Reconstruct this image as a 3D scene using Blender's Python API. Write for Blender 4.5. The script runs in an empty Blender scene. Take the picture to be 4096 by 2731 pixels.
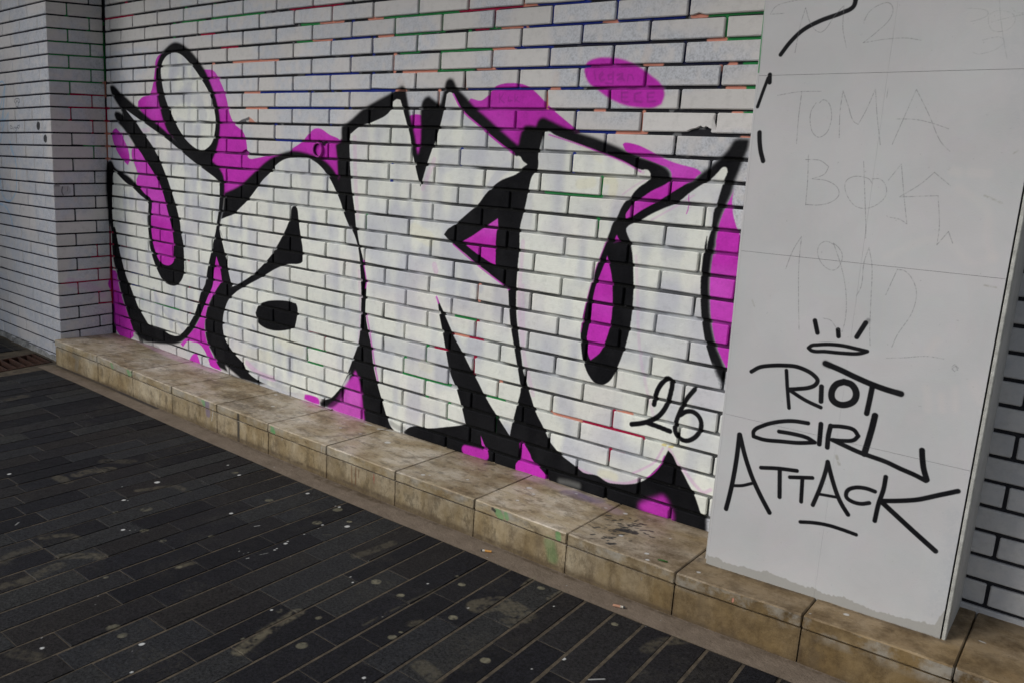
import bpy, bmesh, math, random, json
import numpy as np
from mathutils import Matrix, Vector
random.seed(7); rng = np.random.default_rng(11)
R = math.radians
S = bpy.context.scene
COL = S.collection

# ------------------------------------------------------------------ camera, sky, sun, exposure
cam_d = bpy.data.cameras.new('camera'); cam = bpy.data.objects.new('camera', cam_d); COL.objects.link(cam)
cam_d.sensor_width = 36; cam_d.lens = 28.188; cam_d.clip_start = .02; cam_d.clip_end = 400
cam_d.dof.use_dof = True; cam_d.dof.focus_distance = 2.7; cam_d.dof.aperture_fstop = 9.0
M3 = Matrix(((0.79213921, -0.16843447, 0.58663899), (0.60697551, 0.11660999, -0.78611884), (0.06400154, 0.97879106, 0.19460694)))
cam.matrix_world = Matrix.Translation((2.41562, -2.33295, 1.19601)) @ M3.to_4x4()
S.camera = cam
SUN_EL, SUN_AZ = 34, 222           # degrees; azimuth clockwise from +Y
W = bpy.data.worlds.new('World'); S.world = W; W.use_nodes = True
wn = W.node_tree.nodes; wl = W.node_tree.links; wn.clear()
sky = wn.new('ShaderNodeTexSky'); sky.sky_type = 'NISHITA'; sky.sun_disc = False
sky.sun_elevation = R(SUN_EL); sky.sun_rotation = R(SUN_AZ); sky.dust_density = 1.5; sky.air_density = 1
hs = wn.new('ShaderNodeHueSaturation'); hs.inputs['Saturation'].default_value = .42   # overcast: a nearly grey sky
bgn = wn.new('ShaderNodeBackground'); bgn.inputs['Strength'].default_value = .12
wo = wn.new('ShaderNodeOutputWorld')
wl.new(sky.outputs[0], hs.inputs['Color']); wl.new(hs.outputs[0], bgn.inputs['Color']); wl.new(bgn.outputs[0], wo.inputs['Surface'])
sl = bpy.data.lights.new('sun', 'SUN'); sl.energy = 1.5; sl.angle = R(36); sl.color = (1, .99, .965)
sun = bpy.data.objects.new('sun', sl); COL.objects.link(sun)
az = R(SUN_AZ); el = R(SUN_EL)
sdir = Vector((math.sin(az)*math.cos(el), math.cos(az)*math.cos(el), math.sin(el)))
sun.rotation_euler = (-sdir).to_track_quat('-Z', 'Y').to_euler(); sun.location = (-3, -5, 5)
S.view_settings.view_transform = 'Standard'; S.view_settings.look = 'None'
S.view_settings.gamma = 1; S.view_settings.use_curve_mapping = False
S.view_settings.exposure = 0.14
S.cycles.use_denoising = True; S.cycles.max_bounces = 6

# ------------------------------------------------------------------ traced data: metres on each surface, in half millimetres
DATA = json.loads(r"""{"ops":{"W":[["p","m",2,1,1,[-3192,3478,-3357,3463,-3470,3439,-3524,3391,-3548,3275,-3598,3130,-3660,3056,-3809,3025,-3895,2984,-3905,2923,-3817,2862,-3731,2787,-3587,2713,-3193,2600,-3054,2690,-3171,3265]],
["p","m",2,1,1,[-2647,3278,-2572,3273,-2473,3260,-2353,3149,-2258,3000,-2212,2865,-2141,2771,-1978,2679,-1932,2572,-1920,2465,-1886,2446,-1795,2452,-1639,2477,-1401,2505,-1485,2349,-1932,2125,-2415,2053,-2588,2344,-2610,2556,-2457,2699]],
["p","m",2,1,1,[-4456,2671,-4389,2696,-4295,2642,-4205,2549,-4131,2456,-4114,2362,-4156,2297,-4249,2341,-4373,2433,-4464,2543,-4498,2622]],
["p","m",2,1,1,[-1338,2484,-1255,2551,-1113,2617,-1015,2694,-938,2734,-860,2733,-744,2686,-612,2646,-589,2623,-572,2119,-869,2350,-1071,2493]],
["p","m",2,1,1,[-590,2653,-534,2618,-525,2366,-615,2301,-662,2603]],
["p","m",2,1,1,[191,2841,253,2857,324,2852,411,2814,422,2629,335,2516,269,2570,196,2735]],
["p","m",2,1,1,[825,2973,854,2967,924,2956,990,2991,1052,3051,1130,3071,1234,3072,1325,3056,1403,3016,1496,2947,1574,2889,1663,2832,1751,2776,1800,2743,1521,2656,1340,2571,1207,2598,994,2746,700,2932,667,2995,786,2931]],
["p","m",5,1,1,[1797,3158,1825,3198,1890,3217,1967,3218,2076,3205,2196,3159,2295,3100,2372,3046,2404,2985,2390,2924,2337,2902,2245,2902,2138,2916,2027,2953,1910,3018,1838,3065,1804,3121]],
["l","gm",3,0.55,0,0.0051,[1820,3130,1817,3103]],
["l","gm",3,0.55,0,0.0045,[1876,3138,1892,3082]],
["l","gm",3,0.55,0,0.006,[1919,3091,1945,3113,1938,3127,1917,3109,1932,3072,1959,3081]],
["l","gm",3,0.55,0,0.0059,[2010,3111,1984,3108,1992,3080,2019,3084,2020,3125,2027,3052,1972,3058]],
["l","gm",3,0.55,0,0.0069,[2054,3106,2091,3114,2089,3083,2057,3079,2082,3096,2106,3073]],
["l","gm",3,0.55,0,0.0043,[2133,3068,2134,3108,2161,3103,2174,3076]],
["l","gm",3,0.55,0,0.0059,[2100,2969,2138,2968]],
["l","gm",3,0.55,0,0.0068,[2235,2996,2194,2987,2196,2943,2246,2938]],
["l","gm",3,0.55,0,0.0067,[2327,2994,2285,2991,2290,2938,2343,2942]],
["l","gm",3,0.55,0,0.0057,[2287,2967,2325,2966]],
["l","gm",3,0.55,0,0.0046,[1096,3000,1098,2940]],
["l","gm",3,0.55,0,0.0046,[1129,3000,1102,2965,1141,2940]],
["l","gm",3,0.55,0,0.0046,[1177,2979,1179,2950,1212,2954]],
["l","gm",3,0.55,0,0.004,[1234,2999,1238,2944]],
["l","gm",3,0.55,0,0.004,[1261,2979,1241,2959,1277,2944]],
["l","gm",3,0.55,0,0.0059,[2098,2996,2103,2943,2152,2938]],
["l","gm",3,0.55,1,0.0058,[2098,2996,2142,2997]],
["l","cw",14,0.5,1,0.0279,[-4255,3294,-4099,3290,-3981,3196,-3897,3074]],
["l","cw",14,0.5,1,0.0176,[-2046,3182,-2070,2971,-1954,2759]],
["l","pw",14,0.5,1,0.0284,[2258,3257,2246,3180]],
["l","pw",14,0.5,1,0.0268,[1577,3118,1562,3023]],
["l","pw",14,0.5,1,0.0332,[80,3111,115,3067]],
["p","k",7,1,1,[-4506,3153,-4440,3162,-4268,3079,-3995,2954,-3729,2832,-3471,2729,-3193,2600,-2925,2490,-2511,2403,-2338,2298,-2302,2215,-2297,2112,-2328,1936,-2358,1850,-2382,1730,-2331,1650,-2289,1513,-2217,1359,-2153,1196,-2397,1051,-2549,1013,-2611,977,-2691,867,-2805,723,-2938,582,-3106,469,-3243,417,-3470,377,-3740,345,-3926,328,-4037,369,-4148,421,-4219,530,-4308,678,-4396,847,-4447,970,-4500,1084,-4551,1208,-4571,1356,-4571,1504,-4603,1626,-4643,1770,-4660,1964,-4656,2159,-4628,2275,-4575,2330,-4516,2332,-4443,2264,-4274,2214,-4109,2165,-3966,2098,-3972,2154,-3933,2192,-3975,2264,-4026,2336,-4063,2399,-4051,2473,-4017,2506,-3988,2507,-4077,2583,-4228,2690,-4383,2783,-4428,2846,-4393,2880,-4282,2865,-4220,2831,-4279,2901,-4401,3003,-4478,3082]],
["p","k",7,1,1,[-3203,3551,-3122,3555,-3029,3536,-2956,3507,-2835,3441,-2722,3356,-2617,3266,-2534,3161,-2452,3035,-2407,2941,-2369,2806,-2378,2649,-2445,2489,-2537,2388,-2665,2355,-2926,2432,-3194,2586,-3333,2688,-3445,2878,-3502,3024,-3530,3159,-3515,3325,-3433,3445,-3314,3511]],
["p","k",7,1,1,[-2303,2103,-2049,2187,-1817,2321,-1594,2449,-1422,2507,-1255,2538,-1092,2530,-912,2498,-775,2453,-659,2372,-577,2266,-453,1922,-362,1930,-328,1749,-278,1643,-252,1447,-260,1195,-277,937,-300,804,-407,652,-517,510,-482,466,-592,347,-684,287,-790,255,-815,298,-733,341,-710,370,-1622,302,-1732,279,-1943,271,-2220,278,-2309,359,-2031,272,-2232,293,-2438,314,-2515,424,-2620,530,-2665,677,-2654,833,-2586,965,-2453,1119,-2350,1222,-2163,1172,-2272,1480,-2394,1758,-2382,1730,-2358,1850,-2328,1936,-2297,2112]],
["p","k",7,1,1,[-593,2760,-486,2808,-330,2902,-161,2970,-13,3024,66,3062,114,3078,147,3055,166,3000,204,2879,241,2780,279,2670,313,2555,329,2616,330,2748,327,2934,355,2977,400,2996,462,2965,524,2933,561,3059,573,3101,608,3123,645,3110,692,3047,767,2994,872,2910,987,2839,1129,2748,1240,2679,1288,2650,1312,2751,1335,2781,1373,2789,1436,2782,1451,2821,1487,2841,1543,2827,1631,2794,1800,2743,1929,2713,2100,2661,2255,2606,2373,2578,2458,2546,2497,2512,2505,2482,2578,2454,2661,2479,2701,2517,2742,2549,2810,2611,2858,2663,2888,2717,2903,2725,2986,2727,2986,2685,2957,2587,2943,2532,2924,2472,2915,2412,2888,2329,2872,2283,2854,2205,2850,2153,2848,2075,2849,2018,2852,2114,2839,2024,2836,1889,2852,1756,2878,1623,2922,1493,2970,1410,3009,1325,3006,1232,2955,1296,2908,1370,2995,926,3008,534,2997,386,3012,257,2742,251,2299,248,2004,248,1780,255,1772,256,1523,213,1330,182,1184,212,757,242,499,237,279,259,259,311,225,309,132,248,-202,233,-263,352,-268,483,-440,513,-374,790,-314,930,-292,1088,-289,1241,-305,1415,-334,1686,-435,1924,-481,1920,-570,2082,-572,2119,-619,2301,-644,2482,-666,2603,-630,2622,-590,2653]],
["p","m",2,1,1,[-4017,2506,-3919,2476,-3773,2363,-3638,2260,-3505,2141,-3425,2019,-3347,1845,-3277,1688,-3241,1510,-3245,1383,-3239,1332,-3282,1291,-3368,1264,-3454,1267,-3522,1292,-3589,1359,-3639,1438,-3677,1565,-3689,1700,-3679,1802,-3662,1905,-3686,1958,-3791,1997,-3895,2056,-3975,2098,-3981,2144,-3933,2192,-3975,2264,-4026,2336,-4063,2399,-4051,2473]],
["p","m",2,1,1,[-4622,1075,-4506,1072,-4376,780,-4254,592,-4147,436,-4128,357,-4237,297,-4438,310,-4538,364,-4635,463,-4673,669,-4659,881]],
["p","m",2,1,1,[-2449,1461,-2374,1322,-2350,1222,-2453,1119,-2586,965,-2646,834,-2671,676,-2620,530,-2502,395,-2373,288,-2570,304,-2703,390,-2783,478,-2893,498,-3005,487,-3092,412,-3140,439,-2946,584,-2805,717,-2693,889,-2598,1040,-2517,1156,-2489,1309]],
["p","bg",2,1,1,[-3021,404,-2977,467,-2879,500,-2769,496,-2675,442,-2583,318,-2705,310,-2785,359,-2853,402,-2925,317,-3023,331]],
["p","m",2,1,1,[-2853,402,-2939,330,-2982,274,-3012,236,-2760,284,-2799,356]],
["p","m",2,1,1,[2138,2675,2156,2685,2187,2684,2250,2672,2320,2648,2383,2621,2445,2594,2506,2575,2583,2558,2653,2545,2688,2531,2704,2517,2681,2500,2661,2479,2608,2445,2510,2382,2422,2324,2319,2263,2261,2223,2212,2203,2209,2233,2231,2268,2257,2313,2310,2343,2378,2391,2485,2449,2506,2476,2501,2513,2475,2538,2420,2556,2257,2604,2167,2633]],
["p","m",1,1,0,[1148,2123,1156,2058,1149,2058,1141,1993,1144,1897,1150,1777,1079,1799,992,1833,903,1873,813,1919,911,1972]],
["p","m",2,1,1,[2095,1950,2142,1824,2162,1709,2170,1602,2165,1482,2141,1378,2104,1290,2035,1224,2014,1253,1991,1372,1996,1434,2010,1538,2012,1639,2026,1730,2052,1813,2083,1904]],
["p","m",1,1,0,[2153,2093,2182,2050,2131,2037]],
["p","m",2,1,1,[2925,2445,2917,2402,2888,2329,2872,2283,2854,2205,2850,2153,2848,2075,2849,2018,2852,2114,2839,2024,2836,1889,2852,1756,2878,1623,2922,1493,2970,1410,3011,1344,3045,1159,3067,2042,3007,2142,2984,2180,2966,2214,2936,2287,2921,2362,2922,2412]],
["p","m",8,0.9,1,[-339,689,-298,628,-260,505,-234,380,-207,262,-361,257,-532,257,-707,274,-673,305,-571,392,-483,513,-429,579,-375,628]],
["p","m",4,1,1,[-1035,279,-1024,327,-950,338,-840,333,-816,314,-815,274,-899,267]],
["l","k",14,0.8,1,0.043,[-744,314,-662,324,-582,381,-516,475]],
["p","lm",12,0.5,1,[-738,524,-680,559,-566,590,-464,611,-496,557,-563,496,-667,499]],
["l","lm",16,0.8,1,0.0382,[-1993,433,-1872,399,-1732,392,-1528,381]],
["p","m",2,1,0,[1105,453,1138,400,1192,331,1154,315,1122,372]],
["l","m",8,0.95,1,0.0396,[962,297,1059,302,1155,304]],
["p","m",2,1,1,[1478,511,1513,495,1586,423,1602,395,1714,324,1770,278,1759,257,1464,260,1460,311,1490,365,1485,419]],
["p","m",14,0.9,1,[2679,427,2706,402,2729,367,2759,323,2765,271,2678,261,2582,267,2516,283,2513,307,2530,334,2578,364,2638,400]],
["l","k",4,0.6,1,0.0066,[2727,331,2730,272]],
["p","c",2,1,1,[-3220,3454,-3138,3456,-3032,3429,-2889,3348,-2704,3206,-2561,3067,-2483,2930,-2445,2805,-2452,2700,-2503,2586,-2611,2516,-2711,2499,-2909,2563,-3071,2670,-3232,2844,-3354,3022,-3410,3179,-3421,3322,-3345,3413]],
["p","c",2,1,1,[-4168,2900,-3881,2794,-3588,2690,-3306,2583,-3060,2479,-2821,2378,-2615,2300,-2413,2217,-2384,2194,-2383,2190,-2385,2057,-2401,1931,-2432,1802,-2464,1689,-2479,1648,-2542,1487,-2606,1314,-2655,1149,-2735,1050,-2785,935,-2835,837,-2918,733,-3002,645,-3104,563,-3206,513,-3343,505,-3465,523,-3588,527,-3768,542,-3911,637,-4019,720,-4107,836,-4196,952,-4267,1042,-4336,1182,-4388,1295,-4438,1438,-4469,1562,-4517,1584,-4537,1729,-4533,1875,-4514,2069,-4500,2204,-4474,2234,-4390,2190,-4206,2104,-4059,2056,-3917,1990,-3776,1934,-3733,1900,-3747,1788,-3760,1694,-3740,1556,-3710,1418,-3757,1577,-3727,1439,-3646,1278,-3562,1165,-3461,1084,-3324,1054,-3222,1063,-3120,1117,-3052,1208,-3040,1345,-3052,1506,-3104,1680,-3103,1703,-3163,1876,-3256,2047,-3351,2202,-3446,2330,-3577,2477,-3710,2580,-3846,2676,-3944,2755,-4063,2831]],
["p","c",2,1,1,[-2358,1841,-2271,1869,-2142,1908,-2057,1963,-1906,2063,-1785,2166,-1680,2258,-1564,2334,-1485,2401,-1358,2458,-1172,2483,-1010,2476,-851,2413,-733,2319,-635,2201,-585,2130,-543,2044,-496,1970,-457,1922,-423,1894,-367,1807,-335,1711,-311,1565,-296,1417,-289,1241,-292,1088,-314,930,-374,790,-444,632,-517,510,-572,447,-651,374,-733,341,-950,338,-1329,295,-1622,302,-1760,317,-1928,371,-1982,432,-2179,531,-2318,658,-2341,820,-2302,946,-2226,1061,-2126,1133,-2163,1172,-2224,1296,-2297,1506,-2370,1673,-2394,1758,-2331,1650,-2382,1730]],
["p","c",2,1,1,[-482,2696,-359,2763,-204,2799,-7,2890,15,2957,55,2974,96,2968,123,2912,177,2791,223,2680,245,2580,272,2514,310,2404,352,2305,375,2373,415,2486,482,2642,534,2772,570,2911,586,3006,615,3020,652,3005,700,2932,776,2869,923,2777,1010,2716,1137,2647,1248,2589,1275,2574,1314,2571,1342,2541,1383,2518,1334,2486,1310,2459,1144,2390,1028,2300,950,2210,856,2138,759,2065,688,2018,666,2006,624,1957,726,1889,848,1834,968,1770,1085,1718,1187,1665,1258,1631,1286,1613,1303,1485,1328,1348,1365,1222,1402,1097,1440,972,1459,898,1425,734,1396,591,1387,520,1297,602,1144,751,1048,870,952,978,870,1079,789,1169,688,1315,620,1409,586,1462,608,1361,646,1238,705,1049,762,883,830,778,883,671,948,507,911,490,745,434,557,377,360,344,228,259,131,280,64,374,5,490,-54,619,-115,774,-149,934,-201,1077,-233,1199,-234,1450,-257,1571,-279,1655,-339,1809,-371,1929,-380,1928,-404,2069,-447,2249,-472,2428,-488,2607]],
["p","c",2,1,1,[1501,2746,1538,2749,1613,2721,1760,2681,1937,2629,2052,2595,2164,2562,2286,2521,2340,2519,2361,2496,2359,2480,2347,2455,2290,2412,2251,2372,2230,2338,2200,2315,2173,2274,2142,2200,2119,2171,2099,2113,2073,2043,2041,1966,2109,2139,2084,2060,2049,1959,2014,1848,1990,1745,1965,1632,1942,1507,1938,1404,1950,1303,1977,1205,2027,1121,2091,1072,2149,1074,2202,1115,2249,1216,2291,1354,2312,1466,2321,1585,2317,1730,2302,1872,2276,2011,2252,2085,2289,1958,2267,2045,2251,2071,2224,2118,2219,2140,2242,2164,2313,2197,2394,2247,2479,2290,2563,2328,2642,2395,2709,2445,2771,2484,2810,2526,2839,2558,2854,2561,2866,2549,2869,2524,2858,2489,2847,2443,2837,2392,2823,2325,2815,2304,2812,2237,2808,2175,2798,2122,2795,2054,2786,2152,2777,2062,2775,1882,2788,1765,2816,1614,2856,1482,2908,1370,2959,1269,2988,1219,3023,1208,3024,1154,3021,905,3022,709,3019,537,3006,412,2993,373,2970,371,2950,389,2927,434,2897,489,2841,560,2798,618,2757,659,2714,718,2681,741,2657,679,2632,625,2583,558,2549,512,2503,469,2402,425,2337,409,2257,398,2165,422,2060,412,2000,434,1933,460,1856,491,1801,528,1752,568,1684,661,1611,754,1564,843,1524,923,1467,1043,1447,1127,1407,1284,1374,1442,1359,1622,1355,1760,1361,1919,1355,2075,1374,2166,1393,2250,1410,2353,1428,2434,1457,2471,1476,2496,1471,2596,1484,2655]],
["l","m",1.5,0.9,1,0.0072,[652,3005,746,2890,923,2777,1123,2657,1261,2584]],
["l","m",1.5,0.8,1,0.0051,[1552,2725,1760,2676,1995,2612,2164,2562,2287,2507]],
["l","m",1.5,0.9,1,0.006,[-279,1655,-235,1474,-242,1424]],
["l","m",1.5,0.7,1,0.0091,[-224,1200,-183,1080,-140,935,-97,777,-56,657]],
["l","m",1.5,0.9,1,0.006,[726,1889,969,1764,1229,1643,1286,1613]],
["l","m",1.5,0.8,1,0.0094,[578,1461,601,1418]],
["l","m",1.5,0.5,1,0.0048,[1938,1404,1965,1632,2014,1848,2084,2060]],
["l","m",1.5,0.9,1,0.0042,[2537,503,2589,554,2632,619,2661,698]],
["l","lm",5,0.6,1,0.0072,[2433,510,2517,570,2593,638,2643,746]],
["l","lm",5,0.5,1,0.0115,[2686,751,2756,670,2822,619,2901,554,2951,528,2999,560]],
["l","lm",5,0.6,1,0.011,[2008,429,2131,413,2256,404,2402,431,2494,485]],
["l","lm",5,0.4,1,0.0116,[2010,2606,2175,2558,2305,2504]],
["l","lm",5,0.4,1,0.0058,[2171,2357,2253,2416,2328,2457]],
["l","lm",5,0.45,1,0.0061,[2398,2209,2538,2295,2672,2382]],
["l","lm",5,0.3,1,0.0179,[1390,1974,1392,1552,1473,1132,1574,878]],
["l","lm",5,0.25,1,0.0119,[1416,1662,1464,1240]],
["l","lm",5,0.25,1,0.0112,[2313,1968,2354,1686,2395,1402,2479,1122,2553,940]],
["l","lm",5,0.3,1,0.0221,[-427,2668,-393,2252,-365,2011]],
["l","lm",5,0.3,1,0.0152,[-330,1562,-296,1189,-305,932]],
["l","lm",5,0.3,1,0.0199,[490,2522,379,2295]],
["l","lm",5,0.4,1,0.0266,[539,1710,558,1667]],
["l","lm",5,0.3,1,0.0224,[-4049,2521,-4231,2643,-3688,2688]],
["l","bw",14,0.5,1,0.0381,[620,1889,853,1757,1010,1587]],
["l","bw",14,0.35,1,0.0326,[518,1546,715,1594,838,1554]],
["l","bw",14,0.35,1,0.0329,[686,1338,822,1128,977,1040]],
["l","bw",14,0.5,1,0.0352,[1028,2300,1152,2462,1279,2519]],
["l","bw",14,0.3,1,0.0555,[583,2471,798,2554,1010,2540]],
["l","bw",14,0.6,1,0.0246,[-3663,960,-3607,853,-3315,669]],
["l","bw",14,0.6,1,0.037,[-3245,1031,-3340,794,-3318,604]],
["l","bw",14,0.5,1,0.0278,[-3213,685,-3086,609]],
["l","bw",14,0.8,1,0.0129,[-1837,841,-1802,810]],
["l","bw",14,0.3,1,0.0565,[-2271,1625,-2174,1418]],
["l","bw",14,0.3,1,0.062,[-954,1802,-662,1867]],
["l","bw",14,0.4,1,0.0576,[-3227,3238,-3063,3290,-2908,3118,-3043,3049]],
["l","bw",14,0.45,1,0.0666,[-3319,2980,-2781,3004,-2656,2836]],
["l","bw",14,0.35,1,0.0577,[-3106,2762,-2788,2694]],
["l","bw",14,0.3,1,0.0282,[-2962,3091,-2749,3253]],
["l","yw",14,0.3,1,0.018,[1840,2651,1981,2567]],
["l","yw",14,0.6,1,0.0326,[2026,2448,2093,2429,2093,2363]],
["l","yw",14,0.5,1,0.0366,[1836,2405,1929,2421]],
["l","yw",14,0.6,1,0.0289,[2197,444,2265,457,2306,450]],
["l","yw",14,0.3,1,0.0641,[-1872,547,-1597,572]],
["l","yw",14,0.3,1,0.0561,[-1400,799,-1258,749,-1107,727]],
["l","yw",14,0.4,1,0.06,[303,1963,465,1909]],
["l","yw",14,0.3,1,0.0485,[461,896,526,884]],
["p","k",2,1,1,[-1250,2015,-1230,2044,-1201,2054,-1167,2027,-1151,1950,-1135,1864,-1117,1787,-1084,1672,-1082,1560,-1112,1540,-1302,1509,-1475,1448,-1699,1338,-1932,1231,-2126,1133,-2276,1009,-2353,894,-2482,920,-2429,1018,-2326,1107,-2175,1185,-2028,1248,-1792,1377,-1543,1571,-1434,1691,-1349,1806,-1297,1886,-1256,1969]],
["p","k",2,1,1,[-1790,978,-1744,1057,-1629,1113,-1472,1147,-1297,1165,-1168,1160,-1146,1116,-1155,1032,-1185,931,-1292,893,-1469,855,-1650,856,-1755,897]],
["l","gr",20,0.55,1,0.0204,[1867,293,1947,303,2020,305]],
["l","gr",12,0.5,1,0.028,[-4102,367,-3879,319,-3599,301]],
["l","gr",10,0.5,1,0.0222,[120,316,226,297,277,303]],
["l","k",10,0.8,1,0.04,[-4002,409,-3959,314]],
["l","gr",16,0.08,1,0.0314,[-1514,324,-1329,320,-1074,316]],
["l","gr",1,0.0,1,0.001,[-2231,339,-1933,307]],
["l","gr",12,0.1,1,0.0155,[-1663,337,-1251,320]],
["l","lm",10,0.5,1,0.028,[-1933,456,-1741,389,-1509,377]],
["l","k",1.5,1,1,0.0168,[2546,1022,2560,1119,2594,1185,2627,1214,2655,1198,2656,1130,2637,1038,2593,959,2525,903,2463,873,2396,850]],
["l","k",1.5,1,1,0.0163,[2505,888,2591,881,2679,870]],
["l","k",1.5,1,1,0.0153,[2818,1182,2772,1110,2734,1014,2715,937,2716,878,2748,844,2795,835,2843,862,2877,908,2888,963,2868,1010,2823,1034,2779,1027,2737,994]],
["l","m",1,1,1,0.0025,[2637,2382,2643,2312,2640,2286,2634,2267]],
["l","ye",3,0.8,1,0.0053,[2635,767,2659,768]],
["l","ye",3,0.8,1,0.0053,[2684,765,2708,770]],
["p","sal",1,0.9,0,[-1904,2831,-1852,2810,-1807,2784,-1707,2766,-1897,2759]],
["p","dk",1,0.85,0,[-2070,2782,-2012,2804,-1954,2815,-1897,2831,-1890,2806,-1920,2796,-1868,2773,-1932,2762,-2035,2769]],
["l","wh",1,0.9,1,0.0104,[-1932,2788,-1904,2773]],
["p","k",1,0.95,0,[-919,2631,-877,2641,-853,2621,-800,2634,-780,2612,-798,2590,-847,2594,-885,2598]]],"F":[["l","lb",3,0.55,1,0.0121,[-5927,2468,-5859,2605,-5815,2664,-5819,2722,-5717,3112,-5876,2654]],
["l","lb",3,0.55,1,0.0104,[-5854,3143,-5782,3146,-5731,3093,-5838,2923,-5899,2828]],
["l","lb",3,0.55,1,0.0121,[-5666,2473,-5653,2397,-5583,2312,-5539,2207,-5549,2041,-5575,1933,-5658,1839,-5808,1780,-5923,1812,-5986,1889,-6009,2069]],
["l","lb",3,0.55,1,0.014,[-6057,1733,-5913,1712,-5803,1640,-5729,1484]],
["l","lb",3,0.55,1,0.0104,[-5916,2712,-5772,2722,-5668,2799,-5713,2636]],
["l","lb",3,0.55,1,0.0075,[-5648,2435,-5591,2340,-5555,2264]],
["l","dk",0.6,0.9,1,0.0036,[-5418,2958,-5476,2944,-5491,2921,-5459,2902,-5452,2869,-5403,2867,-5392,2902,-5356,2920,-5357,2943,-5418,2958]],
["l","dk",0.6,0.9,1,0.0058,[-5444,2935,-5435,2916]],
["l","dk",0.6,0.9,1,0.0058,[-5399,2934,-5396,2918]],
["l","dk",0.6,0.85,0,0.003,[-5641,2656,-5634,2618,-5599,2623,-5591,2647,-5641,2656]],
["l","dk",0.6,0.85,0,0.003,[-5575,2628,-5563,2638,-5580,2626,-5558,2619]],
["l","dk",0.6,0.85,0,0.0029,[-5543,2614,-5535,2638,-5510,2637]],
["l","dk",0.6,0.85,0,0.0029,[-5498,2639,-5503,2624,-5472,2630,-5469,2641,-5483,2601,-5512,2591]],
["l","dk",0.6,0.85,0,0.0029,[-5450,2625,-5460,2639,-5437,2639,-5434,2625]],
["l","dk",0.6,0.85,0,0.0029,[-5417,2621,-5447,2649,-5430,2663,-5413,2654,-5393,2668,-5381,2654,-5417,2621]],
["p","k",2,0.9,1,[-4905,2709,-4869,2691,-4870,2646,-4895,2614,-4937,2618,-4954,2654,-4938,2695]],
["p","k",2,0.9,1,[-4733,2571,-4710,2540,-4721,2494,-4753,2480,-4793,2502,-4795,2538,-4776,2561]]],"R":[["p","k",9,1,1,[13,2339,-12,2285,-27,2198,-32,2063,-30,1948,-23,1821,-11,1694,-1,1596,10,1477,27,1378,52,1377,55,1774,55,2067,52,2279,39,2331]],
["l","crm",6,0.8,1,0.0173,[5,1504,1,1232,-3,853,3,748]],
["p","m",2,1,1,[10,974,-33,959,-44,908,-28,855,13,817]],
["p","m",2,1,1,[9,678,-12,662,-11,610,4,538]],
["l","lm",25,0.35,1,0.0499,[-478,951,-286,905,-124,792]],
["l","pw",30,0.5,1,0.0972,[-148,2846,-58,2664,-31,2505]],
["l","sl",3,0.5,1,0.0117,[-550,2026,-594,2024,-618,1987,-607,1941,-582,1914,-528,1916]],
["l","sl",6,0.4,1,0.0501,[-596,1978,-543,1971,-471,1982]],
["l","dk",2,0.7,1,0.0036,[-612,2026,-541,2028]],
["l","dk",2,0.8,1,0.0055,[-510,2018,-519,1962,-505,1925]],
["l","dk",2,0.6,1,0.0032,[-451,2030,-462,1973]],
["l","dk",2,0.6,1,0.0023,[-599,1923,-623,1968]]],"P":[["l","k",2.2,1,1,0.0119,[3622,1790,3643,1730]],
["l","k",2.2,1,1,0.0116,[3742,1762,3749,1729]],
["l","k",2.2,1,1,0.0121,[3868,1817,3836,1740]],
["l","k",2.2,1,1,0.0099,[3609,1645,3623,1660,3652,1669,3709,1681,3773,1686,3844,1682,3895,1678,3861,1661,3778,1648,3692,1641,3627,1634,3609,1645]],
["l","k",2.2,1,1,0.0113,[3324,1463,3365,1495,3419,1514,3496,1530,3557,1536,3611,1527,3655,1508,3677,1485,3669,1460,3638,1438,3587,1421,3535,1407]],
["l","k",2.2,1,1,0.0101,[3511,1506,3528,1415,3551,1308]],
["l","k",2.2,1,1,0.0103,[3535,1407,3633,1367,3712,1347]],
["l","k",2.2,1,1,0.0128,[3701,1457,3709,1379]],
["l","k",2.2,1,1,0.0169,[3806,1504,3846,1497,3873,1460,3868,1417,3836,1390,3801,1383,3766,1399,3755,1439,3772,1483,3806,1504]],
["l","k",2.2,1,1,0.0149,[3704,1580,3776,1563,3865,1537,3937,1519,4007,1506,4078,1498]],
["l","k",2.2,1,1,0.0135,[3944,1509,3941,1441,3937,1366]],
["l","k",2.2,1,1,0.0113,[3660,1249,3580,1242,3505,1220,3429,1182,3378,1136,3381,1107,3439,1103,3534,1117,3626,1132,3707,1155,3667,1170,3589,1173,3515,1168]],
["l","k",2.2,1,1,0.0129,[3725,1260,3731,1152]],
["l","k",2.2,1,1,0.0128,[3774,1262,3770,1208,3773,1145]],
["l","k",2.2,1,1,0.0109,[3775,1261,3831,1271,3889,1268,3914,1242,3896,1216,3841,1198,3791,1190]],
["l","k",2.2,1,1,0.0121,[3798,1190,3859,1175,3932,1159,3989,1152,4060,1143,4130,1126,4198,1112,4249,1097]],
["l","k",2.2,1,1,0.0158,[3977,1364,3972,1296,3963,1217,3955,1157]],
["l","k",2.2,1,1,0.0136,[4211,1243,4219,1202,4232,1153,4253,1103]],
["l","k",2.2,1,1,0.0136,[3301,1097,3302,974,3297,843,3288,737,3277,650]],
["l","k",2.2,1,1,0.0132,[3304,1098,3347,986,3403,874,3464,781,3522,704]],
["l","k",2.2,1,1,0.0092,[3302,797,3352,812,3403,839]],
["l","k",2.2,1,1,0.0112,[3444,943,3538,964,3637,978]],
["l","k",2.2,1,1,0.0121,[3547,956,3565,808]],
["l","k",2.2,1,1,0.0108,[3605,933,3721,962]],
["l","k",2.2,1,1,0.011,[3671,941,3681,816]],
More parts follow.
